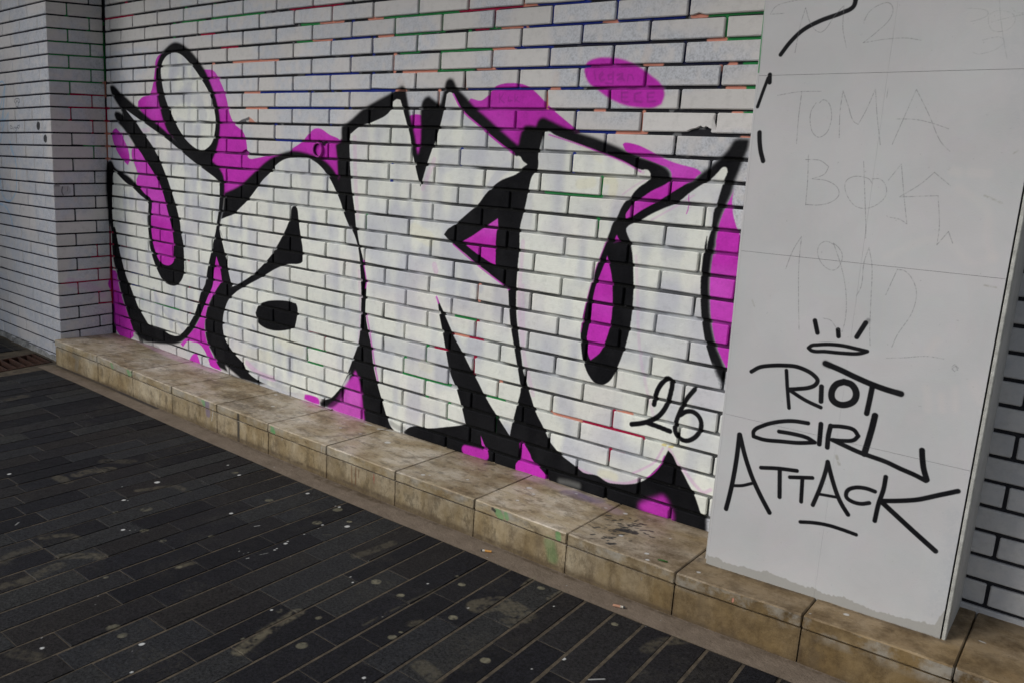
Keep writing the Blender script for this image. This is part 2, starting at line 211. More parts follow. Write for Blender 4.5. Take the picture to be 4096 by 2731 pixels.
["l","k",2.2,1,1,0.0114,[3743,816,3766,915,3782,1013,3786,1066]],
["l","k",2.2,1,1,0.0117,[3786,1069,3817,991,3861,899,3888,859,3923,818]],
["l","k",2.2,1,1,0.0083,[3762,884,3851,893]],
["l","k",2.2,1,1,0.0108,[4032,977,3986,981,3931,968,3902,942,3903,908,3934,893,3977,894,4014,910]],
["l","k",2.2,1,1,0.0115,[4071,1066,4070,1001,4058,919,4053,825]],
["l","k",2.2,1,1,0.0121,[4064,936,4154,964,4229,993,4312,1040,4392,1085]],
["l","k",2.2,1,1,0.0132,[4071,932,4152,880,4241,823,4343,760]],
["l","k",2.2,1,1,0.0103,[3692,703,3758,720,3832,730,3906,729,3976,724]],
["l","k",2.2,1,1,0.0111,[3599,3367,3603,3347,3596,3321,3548,3298,3448,3267,3368,3228,3310,3172,3270,3115]],
["l","k",2.2,1,1,0.0112,[3226,3017,3230,2979]],
["l","k",2.2,1,1,0.009,[3219,3001,3201,2936,3181,2858]],
["l","k",2.2,1,1,0.0122,[3208,2727,3215,2679,3228,2628,3246,2583]],
["l","k",8,0.7,1,0.017,[3704,1580,3724,1574]],
["l","k",6,0.5,1,0.0158,[4061,1501,4078,1498]],
["l","k",6,0.5,1,0.0105,[3870,1817,3878,1831]],
["l","pc",0.7,0.68,1,0.0015,[3342,3121,3351,3249,3367,3334,3400,3260,3441,3217,3463,3214,3515,3287,3552,3331,3562,3223,3591,3135]],
["l","pc",0.7,0.68,1,0.0014,[3655,3254,3676,3296,3724,3325,3755,3328,3778,3302,3772,3257,3722,3201,3666,3153]],
["l","pc",0.7,0.68,1,0.0014,[3666,3153,3766,3165,3861,3165,3922,3152]],
["l","pc",0.7,0.68,1,0.0016,[3190,3315,3212,3349,3298,3370,3398,3376]],
["l","pc",0.7,0.68,1,0.0016,[3190,3315,3261,3314]],
["l","pc",0.7,0.68,1,0.0016,[3280,2914,3386,2930,3498,2931]],
["l","pc",0.7,0.68,1,0.0016,[3402,2933,3402,2813,3409,2676]],
["l","pc",0.7,0.68,1,0.0016,[3480,2876,3461,2834,3465,2777,3486,2728,3517,2709,3550,2729,3565,2778,3561,2834,3541,2876,3514,2890,3495,2873]],
["l","pc",0.7,0.68,1,0.0015,[3616,2709,3603,2827,3603,2932,3637,2862,3675,2786,3697,2773,3722,2834,3753,2939,3778,2814,3812,2679]],
["l","pc",0.7,0.68,1,0.0014,[3865,2682,3901,2814,3934,2934,4007,2815,4073,2698,4116,2657]],
["l","pc",0.7,0.68,1,0.0014,[3868,2800,3947,2798,4024,2782,4097,2757]],
["l","pc",0.7,0.68,1,0.0014,[3809,2938,3809,2894]],
["l","pc",0.7,0.68,1,0.0016,[3477,2620,3490,2491,3496,2371]],
["l","pc",0.7,0.68,1,0.0016,[3466,2598,3540,2595,3585,2567,3570,2531,3511,2504,3590,2496,3644,2463,3652,2428,3618,2393,3556,2375,3497,2374]],
["l","pc",0.7,0.68,1,0.0015,[3800,2496,3788,2513,3752,2525,3711,2524,3680,2504,3676,2472,3698,2423,3738,2383,3787,2374,3838,2397,3871,2441,3864,2489,3834,2518,3797,2517]],
["l","pc",0.7,0.68,1,0.0015,[3747,2598,3782,2401,3802,2284,3808,2231]],
["l","pc",0.7,0.68,1,0.0014,[3872,2514,3919,2593]],
["l","pc",0.7,0.68,1,0.0015,[3919,2593,3952,2446,3984,2315]],
["l","pc",0.7,0.68,1,0.0015,[3984,2315,3952,2333,3902,2341]],
["l","pc",0.7,0.68,1,0.0014,[4142,2503,4067,2560]],
["l","pc",0.7,0.68,1,0.0014,[4067,2560,4016,2504,3933,2439]],
["l","pc",0.7,0.68,1,0.0014,[3933,2439,4098,2455]],
["l","pc",0.7,0.68,1,0.0014,[4098,2455,4125,2311,4127,2229]],
["l","pc",0.7,0.68,1,0.0014,[4127,2229,4166,2295]],
["l","pc",0.7,0.68,1,0.0014,[4166,2295,4192,2242]],
["l","pc",0.7,0.68,1,0.0017,[3438,2038,3462,2135,3497,2212]],
["l","pc",0.7,0.68,1,0.0017,[3497,2212,3502,2072,3525,1884,3548,1730]],
["l","pc",0.7,0.68,1,0.0016,[3664,2185,3623,2198,3593,2178,3588,2141,3608,2095,3649,2062,3682,2059,3706,2087,3710,2139,3687,2173,3660,2192,3710,2088,3745,1989,3766,1881,3769,1807,3763,1755,3732,1771,3699,1804,3662,1809]],
["l","pc",0.7,0.68,1,0.0015,[3805,1942,3821,1991,3818,2114,3831,2187,3856,2104,3876,1933,3891,1789,3904,1710]],
["l","pc",0.7,0.68,1,0.0015,[3940,1967,3974,2096]],
["l","pc",0.7,0.68,1,0.0015,[3974,2096,4007,2093,4052,2049,4075,1989,4068,1897,4020,1782,4003,1717]],
["l","pc",0.7,0.68,1,0.0015,[3988,1661,4068,1678,4162,1702,4237,1703]],
["l","pc",0.7,0.68,1,0.0014,[4273,1670,4286,1686,4303,1672,4291,1652,4277,1664,4290,1680,4302,1661]],
["l","pc",0.7,0.68,1,0.0005,[4185,3209,4182,3243,4204,3260,4240,3258,4271,3245,4285,3224,4281,3198,4260,3178,4229,3173,4204,3181,4188,3203]],
["l","pc",0.7,0.68,1,0.0006,[4211,3307,4226,3240,4244,3174,4264,3107,4281,3056]],
["l","pc",0.7,0.68,1,0.0006,[4171,3140,4209,3149,4246,3147,4261,3125,4229,3098,4194,3086,4163,3082,4141,3091]],
["l","pc",0.7,0.68,1,0.0006,[4089,3280,4140,3274,4174,3260,4176,3246,4159,3234,4111,3221]],
["l","pc",0.7,0.68,1,0.0006,[4194,3214,4233,3224,4315,3240]],
["l","pc",0.7,0.68,1,0.0005,[4265,3269,4284,3250,4314,3244]],
["l","pw",14,0.19,1,0.0217,[4147,2570,4166,2564]],
["l","pw",14,0.19,1,0.0211,[4218,2567,4283,2563]],
["l","pw",14,0.11399999999999999,1,0.0187,[3913,2153,4152,2260,4288,2160,4368,2202]],
["l","pw",14,0.13299999999999998,1,0.0183,[4177,2493,4308,2403,4330,2263,4365,2188]],
["l","pw",14,0.19,1,0.0168,[4184,1552,4206,1448]],
["l","pw",14,0.19,1,0.0132,[4251,1530,4268,1455]],
["l","pw",14,0.19,1,0.013,[4305,1577,4321,1474]],
["l","pw",14,0.15200000000000002,1,0.019,[4374,1606,4415,1531]],
["l","pw",14,0.15200000000000002,1,0.0199,[4194,1782,4170,1729]],
["l","pw",14,0.095,1,0.0522,[4146,3239,4236,3197]],
["l","st",3,0.5,1,0.004,[3279,1850,3296,1817]],
["l","st",3,0.5,1,0.0037,[4349,2067,4396,2063]],
["l","st",3,0.5,1,0.0029,[4369,2655,4384,2668]],
["l","st",3,0.5,1,0.0075,[3824,1112,3844,1070]],
["l","st",3,0.5,1,0.0042,[4286,2467,4359,2439]],
["l","sg",30,0.35,1,0.0481,[4401,957,4420,753,4399,554,4389,448]],
["l","sg",30,0.3,1,0.0239,[4432,833,4418,599]],
["l","sg",30,0.22,1,0.0461,[4278,3123,4325,3000,4393,2755]],
["l","grn",1.2,0.85,1,0.0033,[3147,3416,3150,3360,3157,3218,3162,3089,3164,3031]],
["p","gb",0.8,1,0,[3179,355,3189,351,3199,340,3208,336,3217,336,3226,340,3235,339,3244,337,3252,347,3261,346,3270,346,3279,341,3289,338,3299,328,3307,335,3316,330,3325,331,3333,335,3342,335,3351,333,3359,333,3368,336,3377,336,3386,332,3394,337,3402,343,3410,343,3418,349,3427,347,3436,344,3444,343,3453,345,3461,346,3469,345,3478,346,3486,346,3495,345,3503,349,3511,350,3520,347,3527,357,3534,363,3542,363,3550,369,3558,367,3568,360,3575,363,3584,360,3592,359,3601,358,3609,357,3617,359,3625,356,3633,359,3641,357,3649,358,3657,363,3666,357,3674,355,3682,352,3690,351,3698,352,3706,353,3713,356,3722,351,3730,351,3738,351,3745,352,3753,355,3761,350,3770,347,3776,357,3784,357,3792,354,3798,364,3806,364,3815,358,3822,362,3831,353,3838,354,3846,354,3855,347,3862,348,3869,352,3877,347,3884,352,3891,356,3899,351,3907,349,3913,362,3921,356,3929,356,3935,361,3943,363,3950,366,3957,363,3963,373,3971,369,3980,362,3987,365,3994,362,4002,363,4008,367,4017,356,4024,357,4031,359,4039,359,4046,357,4053,356,4060,358,4067,359,4075,354,4083,351,4089,356,4097,350,4104,353,4112,349,4118,355,4126,348,4133,349,4140,350,4146,356,4153,358,4160,357,4167,359,4173,360,4181,356,4187,365,4195,358,4201,359,4208,362,4215,360,4222,357,4229,361,4235,361,4242,365,4248,365,4256,363,4262,364,4268,369,4275,371,4281,371,4288,373,4295,368,4302,370,4308,370,4315,371,4321,373,4328,377,4335,372,4341,379,4346,384,4353,387,4360,378,4367,376,4373,381,4381,380,4388,384,4396,384,4401,397,4406,415,4410,436,4416,443,4420,457,4425,471,4431,473,4435,485,4475,350,4492,240,3759,134,3155,169]],
["l","ds",5,0.7,0,0.006,[3180,274,4420,320]]],"G":[["l","ds",10,0.32249697969352553,0,0.018862864224892834,[-3360,-686,-2980,-690]],
["l","ds",10,0.758662296998468,0,0.01444793063364731,[-3020,-686,-2640,-690]],
["l","ds",10,0.6385654541851603,0,0.008802887961769978,[-2680,-686,-2300,-684]],
["l","ds",10,0.31622647897722383,0,0.01704467690572127,[-2340,-686,-1960,-692]],
["l","ds",10,0.39798393703396145,0,0.015486162225709593,[-2000,-686,-1620,-692]],
["l","ds",10,0.6731558543550005,0,0.016013089231067104,[-1660,-686,-1280,-693]],
["l","ds",10,0.7441246613994432,0,0.007304559127601064,[-1320,-686,-940,-683]],
["l","ds",10,0.5625274189712915,0,0.01327714028393763,[-980,-686,-600,-693]],
["l","ds",10,0.46926251228057025,0,0.013325959212832505,[-640,-686,-260,-692]],
["l","ds",10,0.6461801616448525,0,0.008800689363097445,[-300,-686,80,-693]],
["l","ds",10,0.3695888081053247,0,0.006870515800285325,[40,-686,420,-682]],
["l","ds",10,0.7824879384115415,0,0.01848222964596956,[380,-686,760,-688]],
["l","ds",10,0.6325042213390926,0,0.013191236888998424,[720,-686,1100,-692]],
["l","ds",10,0.5900246182127121,0,0.014194892597605794,[1060,-686,1440,-687]],
["l","ds",10,0.3025641365239499,0,0.014425050343370825,[1400,-686,1780,-693]],
["l","ds",10,0.621876803133359,0,0.009812520978104401,[1740,-686,2120,-685]],
["l","ds",10,0.7818094475525333,0,0.014300061606095064,[2080,-686,2460,-692]],
["l","ds",10,0.5285023899658665,0,0.011075002517621071,[2420,-686,2800,-682]],
["l","ds",10,0.7903144258352279,0,0.012334218758257435,[2760,-686,3140,-682]],
["l","ds",10,0.3129429086320075,0,0.014122196447990041,[3100,-686,3480,-687]],
["l","ds",10,0.43074231877057956,0,0.019537473058062305,[3440,-686,3820,-687]],
["l","ds",10,0.5991404643470062,0,0.014030984745611572,[3780,-686,4160,-686]],
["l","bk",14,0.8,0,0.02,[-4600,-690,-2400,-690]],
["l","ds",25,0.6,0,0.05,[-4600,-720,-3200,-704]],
["l","ds",14,0.8,0,0.035,[40,-704,700,-690]],
["l","wh",1.5,0.85,1,0.0135,[-1533,-2339,-1533,-2335]],
["l","wh",1.5,0.85,1,0.0191,[-676,-1653,-676,-1648]],
["l","wh",1.5,0.85,1,0.0125,[-516,-1991,-516,-1986]],
["l","wh",1.5,0.85,1,0.005,[-490,-1975,-490,-1971]],
["l","wh",1.5,0.85,1,0.0132,[-56,-2232,-56,-2228]],
["l","wh",1.5,0.85,1,0.0044,[-20,-2205,-19,-2201]],
["l","wh",1.5,0.85,1,0.0033,[-2,-2178,-2,-2174]],
["l","wh",1.5,0.85,1,0.0134,[180,-1587,181,-1583]],
["l","wh",1.5,0.85,1,0.0091,[-651,-1065,-651,-1060]],
["l","wh",1.5,0.85,1,0.0131,[-406,-1126,-406,-1121]],
["l","wh",1.5,0.85,1,0.0137,[237,-969,238,-964]],
["l","wh",1.5,0.85,1,0.0053,[-765,-1875,-765,-1870]],
["l","wh",1.5,0.85,1,0.0051,[641,-2732,642,-2729]],
["l","wh",1.5,0.85,1,0.0033,[722,-2783,723,-2780]],
["l","wh",1.5,0.85,1,0.0133,[1247,-2807,1248,-2804]],
["l","wh",1.5,0.85,1,0.0081,[1250,-2799,1251,-2796]],
["l","wh",1.5,0.85,1,0.0088,[1433,-2954,1433,-2952]],
["l","wh",1.5,0.85,1,0.0074,[844,-3108,844,-3106]],
["l","wh",1.5,0.85,1,0.0107,[938,-3145,939,-3143]],
["l","wh",1.5,0.85,1,0.0076,[1440,-2172,1441,-2169]],
["l","wh",1.5,0.85,1,0.0057,[799,-1444,800,-1439]],
["l","wh",1.5,0.85,1,0.012,[827,-1616,828,-1612]],
["l","wh",1.5,0.85,1,0.0066,[811,-1587,812,-1583]],
["l","wh",1.5,0.85,1,0.0064,[848,-1699,849,-1695]],
["l","wh",1.5,0.85,1,0.0074,[855,-1721,856,-1717]],
["l","wh",1.5,0.85,1,0.0051,[838,-1901,838,-1898]],
["l","wh",1.5,0.85,1,0.0041,[836,-1914,837,-1910]],
["l","wh",1.5,0.85,1,0.0031,[763,-1887,764,-1883]],
["l","wh",1.5,0.85,1,0.0031,[769,-1856,769,-1852]],
["l","wh",1.5,0.85,1,0.0042,[714,-1885,715,-1881]],
["l","wh",1.5,0.85,1,0.0041,[996,-1707,997,-1704]],
["l","wh",1.5,0.85,1,0.0045,[785,-1508,786,-1504]],
["l","wh",1.5,0.85,1,0.0104,[598,-970,599,-965]],
["l","wh",1.5,0.85,1,0.0065,[566,-976,567,-972]],
["l","wh",1.5,0.85,1,0.0021,[680,-1867,681,-1863]],
["l","wh",1.5,0.85,1,0.0047,[783,-1314,784,-1309]],
["l","wh",1.5,0.85,1,0.0095,[762,-1258,762,-1254]],
["l","wh",1.5,0.85,1,0.0061,[-385,-815,-384,-810]],
["l","wh",1.5,0.85,1,0.0029,[1271,-2866,1272,-2863]],
["l","wh",1.5,0.85,1,0.0178,[896,-1155,897,-1151]],
["l","wh",1.5,0.85,1,0.0062,[1389,-1406,1390,-1402]],
["l","wh",1.5,0.85,1,0.0062,[2209,-1406,2210,-1402]],
["l","wh",1.5,0.85,1,0.0055,[2558,-1052,2560,-1048]],
["l","wh",1.5,0.85,1,0.0052,[2821,-1629,2822,-1626]],
["l","wh",1.5,0.85,1,0.0098,[2265,-2246,2266,-2243]],
["l","wh",1.5,0.85,1,0.0028,[2292,-2265,2293,-2262]],
["l","wh",1.5,0.85,1,0.0034,[1926,-1802,1928,-1799]],
["l","wh",1.5,0.85,1,0.0123,[2893,-1449,2894,-1446]],
["l","wh",1.5,0.85,1,0.0037,[1998,-872,1999,-868]],
["l","wh",1.5,0.85,1,0.004,[2472,-789,2474,-785]],
["l","wh",1.5,0.85,1,0.0043,[1886,-836,1888,-832]],
["l","wh",1.5,0.85,1,0.0067,[1852,-1362,1854,-1358]],
["l","wh",1.5,0.85,1,0.0058,[1460,-1621,1461,-1618]],
["l","wh",1.5,0.85,1,0.0076,[1522,-1659,1523,-1656]],
["l","wh",1.5,0.85,1,0.0036,[3096,-760,3097,-757]],
["l","wh",1.5,0.85,1,0.0026,[3063,-883,3065,-879]],
["l","gum",3,0.75,1,0.0288,[1611,-1556,1617,-1552]],
["l","gum",3,0.75,1,0.0211,[1832,-1572,1838,-1569]],
["l","gum",3,0.75,1,0.0222,[2109,-1907,2115,-1904]],
["l","gum",3,0.75,1,0.0248,[2601,-1732,2607,-1729]],
["l","gum",3,0.75,1,0.0241,[2212,-1541,2218,-1538]],
["l","gum",3,0.75,1,0.0213,[2000,-1222,2006,-1219]],
["l","gum",3,0.75,1,0.0215,[2373,-923,2379,-919]],
["l","gum",3,0.75,1,0.0174,[2917,-976,2923,-973]],
["l","gum",3,0.75,1,0.012,[1917,-1172,1924,-1169]],
["l","gum",3,0.75,1,0.0089,[2107,-1842,2113,-1839]],
["l","gum",3,0.75,1,0.0158,[841,-1091,849,-1087]],
["l","gum",4,0.5,1,0.0191,[267,-2141,268,-2134]],
["l","gum",4,0.5,1,0.0261,[156,-1257,157,-1247]],
["l","gum",4,0.5,1,0.03,[706,-1264,708,-1255]],
["l","gum",4,0.5,1,0.0195,[1481,-2148,1483,-2141]],
["l","gum",4,0.5,1,0.0281,[1830,-2275,1833,-2269]],
["l","gum",4,0.5,1,0.015,[1685,-2049,1687,-2043]],
["l","gum",4,0.5,1,0.0165,[408,-1889,410,-1882]],
["l","gum",4,0.5,1,0.0145,[648,-2254,650,-2247]],
["l","gum",4,0.5,1,0.0227,[1106,-2832,1108,-2827]],
["l","gum",4,0.5,1,0.0309,[1009,-2832,1011,-2826]],
["l","gum",4,0.5,1,0.022,[-468,-1124,-468,-1113]],
["l","gum",4,0.5,1,0.0165,[-356,-2134,-355,-2126]],
["l","gum",4,0.5,1,0.0242,[46,-2145,47,-2137]],
["l","gum",4,0.5,1,0.0361,[-262,-1963,-262,-1955]],
["l","gum",4,0.5,1,0.0319,[627,-1015,629,-1006]],
["l","gum",4,0.5,1,0.0119,[470,-2604,471,-2598]],
["l","gum",4,0.5,1,0.0115,[1568,-2441,1570,-2436]],
["l","wh",2,0.7,1,0.0051,[3085,-1512,3142,-1454]],
["l","wh",1,0.7,1,0.0026,[847,-1829,863,-1770]],
["l","wh",1,0.6,1,0.0047,[469,-1601,482,-1564]],
["l","wh",2,0.4,1,0.0055,[-590,-2665,-620,-2632]],
["l","gum",2,0.6,1,0.0046,[886,-1355,923,-1318]],
["l","dust",12,0.5625,1,0.0368,[1651,-2515,1609,-2374,1575,-2195,1560,-2087]],
["l","dust",12,0.30000000000000004,1,0.054,[-1203,-1985,-1206,-1897,-1158,-1775]],
["l","dust",12,0.30000000000000004,1,0.0426,[-1242,-2115,-1116,-2109]],
["l","dust",12,0.1875,1,0.0437,[-117,-2933,-174,-2832,-185,-2705]],
["l","dust",12,0.26249999999999996,1,0.0413,[179,-3030,199,-2963,162,-2809,147,-2723]],
["l","dust",12,0.375,1,0.0379,[49,-2663,136,-2550,214,-2500]],
["l","dust",12,0.30000000000000004,1,0.0272,[-277,-2624,-228,-2514,-138,-2484]],
["l","dust",12,0.30000000000000004,1,0.0259,[-618,-1830,-520,-1603,-369,-1588]],
["l","dust",12,0.375,1,0.0214,[648,-2254,658,-2165]],
["l","dust",12,0.375,1,0.0761,[2243,-1344,2314,-1231,2491,-1258]],
["l","dust",12,0.30000000000000004,1,0.0327,[2448,-1362,2504,-1369]],
["l","dust",12,0.26249999999999996,1,0.0499,[2399,-1984,2516,-2005]],
["l","dust",12,0.30000000000000004,1,0.0269,[2091,-1743,2115,-1700]],
["l","dust",12,0.22499999999999998,1,0.0357,[888,-3248,998,-3195]],
["l","dust",12,0.6000000000000001,1,0.0138,[2270,-840,2283,-978]],
["l","dust",12,0.6000000000000001,1,0.0168,[2499,-842,2488,-995]],
["l","dust",12,0.26249999999999996,1,0.0369,[3177,-1080,3203,-963,3286,-865]],
["l","dust",12,0.22499999999999998,1,0.035,[1278,-1413,1300,-1246,1305,-1120]],
["l","dust",12,0.22499999999999998,1,0.0475,[-1216,-1572,-1347,-1716]],
["l","dust",12,0.30000000000000004,1,0.0948,[-5335,-558,-4457,-740]],
["l","dust",12,0.22499999999999998,1,0.0522,[-3526,-1573,-3547,-1434]],
["l","dust",12,0.375,1,0.0044,[1915,-1930,1914,-1747,1937,-1316]]],"T":[["l","lm",26,0.35,1,0.0642,[-4688,55,-4355,78,-3167,-60,-2422,-10]],
["l","lm",14,0.4,1,0.0568,[-4749,-37,-4728,76]],
["l","lm",20,0.4,1,0.0285,[-1020,-12,-803,-19,-580,-9,-344,-16,-183,-23]],
["l","sal",14,0.35,1,0.0218,[-852,-78,-782,-37]],
["l","bs",26,0.4,1,0.0492,[1546,-56,1815,-65,2164,-89,2426,-140]],
["l","pu",20,0.45,1,0.0576,[2005,-104,2114,-104,2222,-66]],
["l","pu",20,0.4,1,0.0241,[2028,-42,2139,-83,2189,-96]],
["l","ds",34,0.6,1,0.1384,[-1609,-405,-1395,-423,-1300,-398,-1057,-452]],
["l","ds",24,0.5,1,0.0697,[-1370,-572,-1140,-553]],
["l","ds",18,0.35,1,0.0425,[-190,-607,-103,-574]],
["l","wh",3,0.7,1,0.0106,[-141,-51,-72,-46]],
["l","wh",3,0.7,1,0.009,[64,-54,190,-17,268,-15]],
["l","wh",4,0.6,1,0.0078,[-1480,-25,-1323,-4,-1199,-20]],
["l","ds",8,0.5,1,0.028,[946,-343,1002,-306]],
["l","ds",20,0.5,1,0.0355,[1468,-184,1600,-128]],
["l","bk",6,0.6,1,0.0227,[1227,-59,1276,-30]],
["l","bk",1,0.9,1,0.0039,[2589,-432,2597,-418]],
["l","bk",1,0.9,1,0.0046,[2518,-623,2540,-616]],
["l","bk",1,0.9,1,0.0048,[2502,-426,2506,-413]],
["l","bk",1,0.9,1,0.0048,[2626,-202,2649,-196]],
["l","bk",1,0.9,1,0.0083,[2599,-543,2621,-538]],
["l","bk",1,0.9,1,0.0045,[2673,-382,2690,-372]],
["l","bk",1,0.9,1,0.0067,[2539,-426,2565,-419]],
["l","bk",1,0.9,1,0.0079,[2628,-619,2648,-618]],
["l","bk",1,0.9,1,0.0045,[2493,-454,2508,-442]],
["l","bk",1,0.9,1,0.0068,[2614,-585,2615,-574]],
["l","bk",1,0.9,1,0.009,[2611,-517,2623,-506]],
["l","bk",1,0.9,1,0.005,[2635,-459,2646,-458]],
["l","bk",1,0.9,1,0.0084,[2567,-574,2579,-570]],
["l","bk",1,0.9,1,0.0071,[2591,-393,2605,-395]],
["l","bk",1,0.9,1,0.0037,[2614,-469,2622,-465]],
["l","bk",1,0.9,1,0.0096,[2403,-244,2429,-233]],
["l","bk",1,0.9,1,0.0059,[2619,-348,2644,-338]],
["l","bk",1,0.9,1,0.0048,[2619,-261,2636,-242]],
["l","bk",1,0.9,1,0.0054,[2540,-442,2558,-446]],
["l","bk",1,0.9,1,0.0057,[2582,-374,2595,-378]],
["l","bk",1,0.9,1,0.0047,[2578,-440,2599,-422]],
["l","bk",1,0.9,1,0.0044,[2588,-383,2600,-384]],
["l","bk",1,0.9,1,0.0043,[2649,-347,2665,-354]],
["l","bk",1,0.9,1,0.0063,[2437,-472,2457,-477]],
["l","bk",1,0.9,1,0.0049,[2620,-482,2625,-480]],
["l","bk",1,0.9,1,0.0053,[2589,-180,2597,-160]],
["l","bk",1,0.9,1,0.0043,[2600,-453,2615,-457]],
["l","bk",1,0.9,1,0.0058,[2738,-320,2759,-322]],
["l","bk",1,0.9,1,0.0066,[2592,-233,2614,-226]],
["l","bk",1,0.9,1,0.0088,[2618,-390,2644,-385]],
["l","bk",1,0.9,1,0.0079,[2581,-553,2601,-543]],
["l","bk",1,0.9,1,0.0089,[2457,-461,2471,-444]],
["l","bk",1,0.9,1,0.0074,[2580,-358,2608,-352]],
["l","bk",1,0.9,1,0.0073,[2723,-315,2737,-323]],
["l","bk",1,0.9,1,0.0078,[2610,-377,2627,-368]],
["l","bk",1,0.9,1,0.0037,[2585,-322,2597,-332]],
["l","bk",1,0.9,1,0.0087,[2566,-336,2589,-329]],
["l","bk",1,0.9,1,0.0055,[2402,-459,2414,-459]],
["l","bk",1,0.9,1,0.0039,[2589,-200,2603,-192]],
["l","bk",1,0.9,1,0.007,[2660,-334,2679,-334]],
["l","bk",1,0.9,1,0.0036,[2639,-420,2658,-408]],
["l","bk",1,0.9,1,0.0061,[2537,-172,2545,-172]],
["l","bk",1,0.9,1,0.0094,[2529,-299,2539,-295]],
["l","bk",1,0.9,1,0.0065,[2603,-391,2624,-390]],
["l","bk",1,0.9,1,0.0084,[2492,-579,2504,-557]],
["l","bk",1,0.9,1,0.008,[2622,-447,2641,-432]],
["l","bk",1,0.9,1,0.0061,[2716,-488,2721,-477]],
["l","bk",1,0.9,1,0.0035,[2577,-530,2600,-520]],
["l","bk",1,0.9,1,0.0061,[2594,-527,2610,-524]],
["l","bk",1,0.9,1,0.0079,[2622,-381,2640,-364]],
["l","bk",1,0.9,1,0.0054,[2644,-289,2663,-281]],
["l","bk",1,0.9,1,0.0088,[2591,-274,2610,-254]],
["l","bk",1,0.9,1,0.0084,[2508,-243,2516,-226]],
["l","bk",1,0.9,1,0.0043,[2562,-554,2565,-542]],
["l","bk",1,0.9,1,0.007,[2544,-322,2564,-304]],
["l","bk",1,0.9,1,0.0086,[2570,-546,2577,-542]],
["l","bk",1,0.9,1,0.0036,[2670,-472,2679,-462]],
["l","bk",1,0.9,1,0.0082,[2732,-264,2756,-257]],
["l","bk",1,0.9,1,0.0069,[2588,-340,2604,-330]],
["l","bk",1,0.9,1,0.0075,[2627,-228,2645,-203]],
["l","bk",1,0.9,1,0.0055,[2431,-300,2452,-298]],
["l","bk",1,0.9,1,0.0077,[2596,-290,2618,-289]],
["l","bk",1,0.9,1,0.0091,[2581,-471,2594,-468]],
["l","bk",1,0.9,1,0.0053,[2581,-282,2599,-283]],
["l","bk",1,0.9,1,0.0075,[2558,-409,2567,-407]],
["l","bk",1,0.9,1,0.0046,[2482,-380,2505,-367]],
["l","bk",1,0.9,1,0.0069,[2775,-338,2802,-331]],
["l","bk",1,0.9,1,0.0088,[2573,-440,2580,-429]],
["l","bk",1,0.9,1,0.0055,[2590,-199,2595,-189]],
["l","bk",1,0.9,1,0.0068,[2587,-337,2609,-328]],
["l","bk",1,0.9,1,0.0042,[2599,-324,2609,-307]],
["l","bk",1,0.9,1,0.0093,[2625,-353,2628,-340]],
["l","bk",1,0.9,1,0.0069,[2637,-605,2656,-599]],
["l","bk",1,0.9,1,0.0078,[2656,-206,2674,-195]],
["l","bk",1,0.9,1,0.0088,[2479,-287,2489,-269]],
["l","bk",2,0.9,1,0.0214,[2577,-391,2625,-374,2685,-359]],
["l","bk",2,0.9,1,0.0135,[2649,-613,2666,-588]],
["l","bk",2,0.8,1,0.0088,[2620,-270,2656,-240]],
["l","bk",2,0.8,1,0.0086,[2687,-296,2716,-272]],
["l","wh",1.5,0.8,1,0.0141,[1051,-581,1058,-578]],
["l","wh",1.5,0.8,1,0.0079,[1092,-554,1098,-552]],
["l","wh",1.5,0.8,1,0.0186,[1755,-231,1761,-229]],
["l","wh",1.5,0.8,1,0.0111,[1833,-473,1839,-470]],
["l","wh",1.5,0.8,1,0.0115,[1844,-301,1849,-299]],
["l","wh",1.5,0.8,1,0.0079,[2334,-141,2340,-139]],
["l","wh",1.5,0.8,1,0.0124,[2478,-127,2484,-125]],
["l","wh",1.5,0.8,1,0.0126,[2635,-460,2640,-458]],
["l","wh",1.5,0.8,1,0.007,[2881,-273,2886,-271]],
["l","wh",1.5,0.8,1,0.013,[2875,-570,2880,-568]],
["l","wh",1.5,0.8,1,0.0114,[2918,-643,2922,-641]],
["l","wh",1.5,0.8,1,0.0084,[2052,-73,2058,-71]],
["l","wh",1.5,0.8,1,0.0104,[1343,-425,1349,-422]],
["l","wh",1.5,0.75,1,0.0169,[-1355,-82,-1350,-81]],
["l","wh",1.5,0.75,1,0.0172,[-1058,-334,-1053,-332]],
["l","wh",1.5,0.75,1,0.0074,[-1128,-198,-1123,-197]],
["l","wh",1.5,0.75,1,0.0242,[349,-259,354,-258]],
["l","wh",1.5,0.75,1,0.0169,[47,-73,52,-71]],
["l","wh",1.5,0.75,1,0.0129,[-188,-291,-184,-289]],
["l","wh",1.5,0.75,1,0.0138,[42,-274,46,-272]],
["l","wh",1.5,0.75,1,0.0052,[-264,-324,-259,-322]],
["l","wh",1.5,0.75,1,0.0061,[41,-411,45,-410]],
["l","wh",1.5,0.7,1,0.011,[3212,-582,3216,-580]],
["l","wh",1.5,0.7,1,0.0138,[4002,-512,4006,-510]],
["l","wh",1.5,0.7,1,0.0053,[3854,-634,3858,-632]],
["l","wh",2,0.7,1,0.0063,[4587,-324,4610,-326]],
["l","wh",2,0.3,1,0.0053,[4291,-870,4294,-872]],
["l","bk",1,0.6,1,0.005,[306,61,306,61]],
["l","bk",1,0.6,1,0.0053,[691,-140,691,-140]],
["l","wh",1,0.6,1,0.0073,[-716,-13,-716,-13]],
["l","wh",1,0.6,1,0.0065,[-969,-124,-969,-124]],
["l","wh",1,0.6,1,0.0118,[-3371,263,-3371,263]],
["l","ds",1,0.6,1,0.0083,[-1455,-51,-1455,-51]],
["l","ds",1,0.6,1,0.0058,[918,-273,918,-273]],
["l","bk",1,0.6,1,0.0071,[1864,-315,1864,-315]],
["l","wh",1,0.6,1,0.0081,[-770,82,-770,82]],
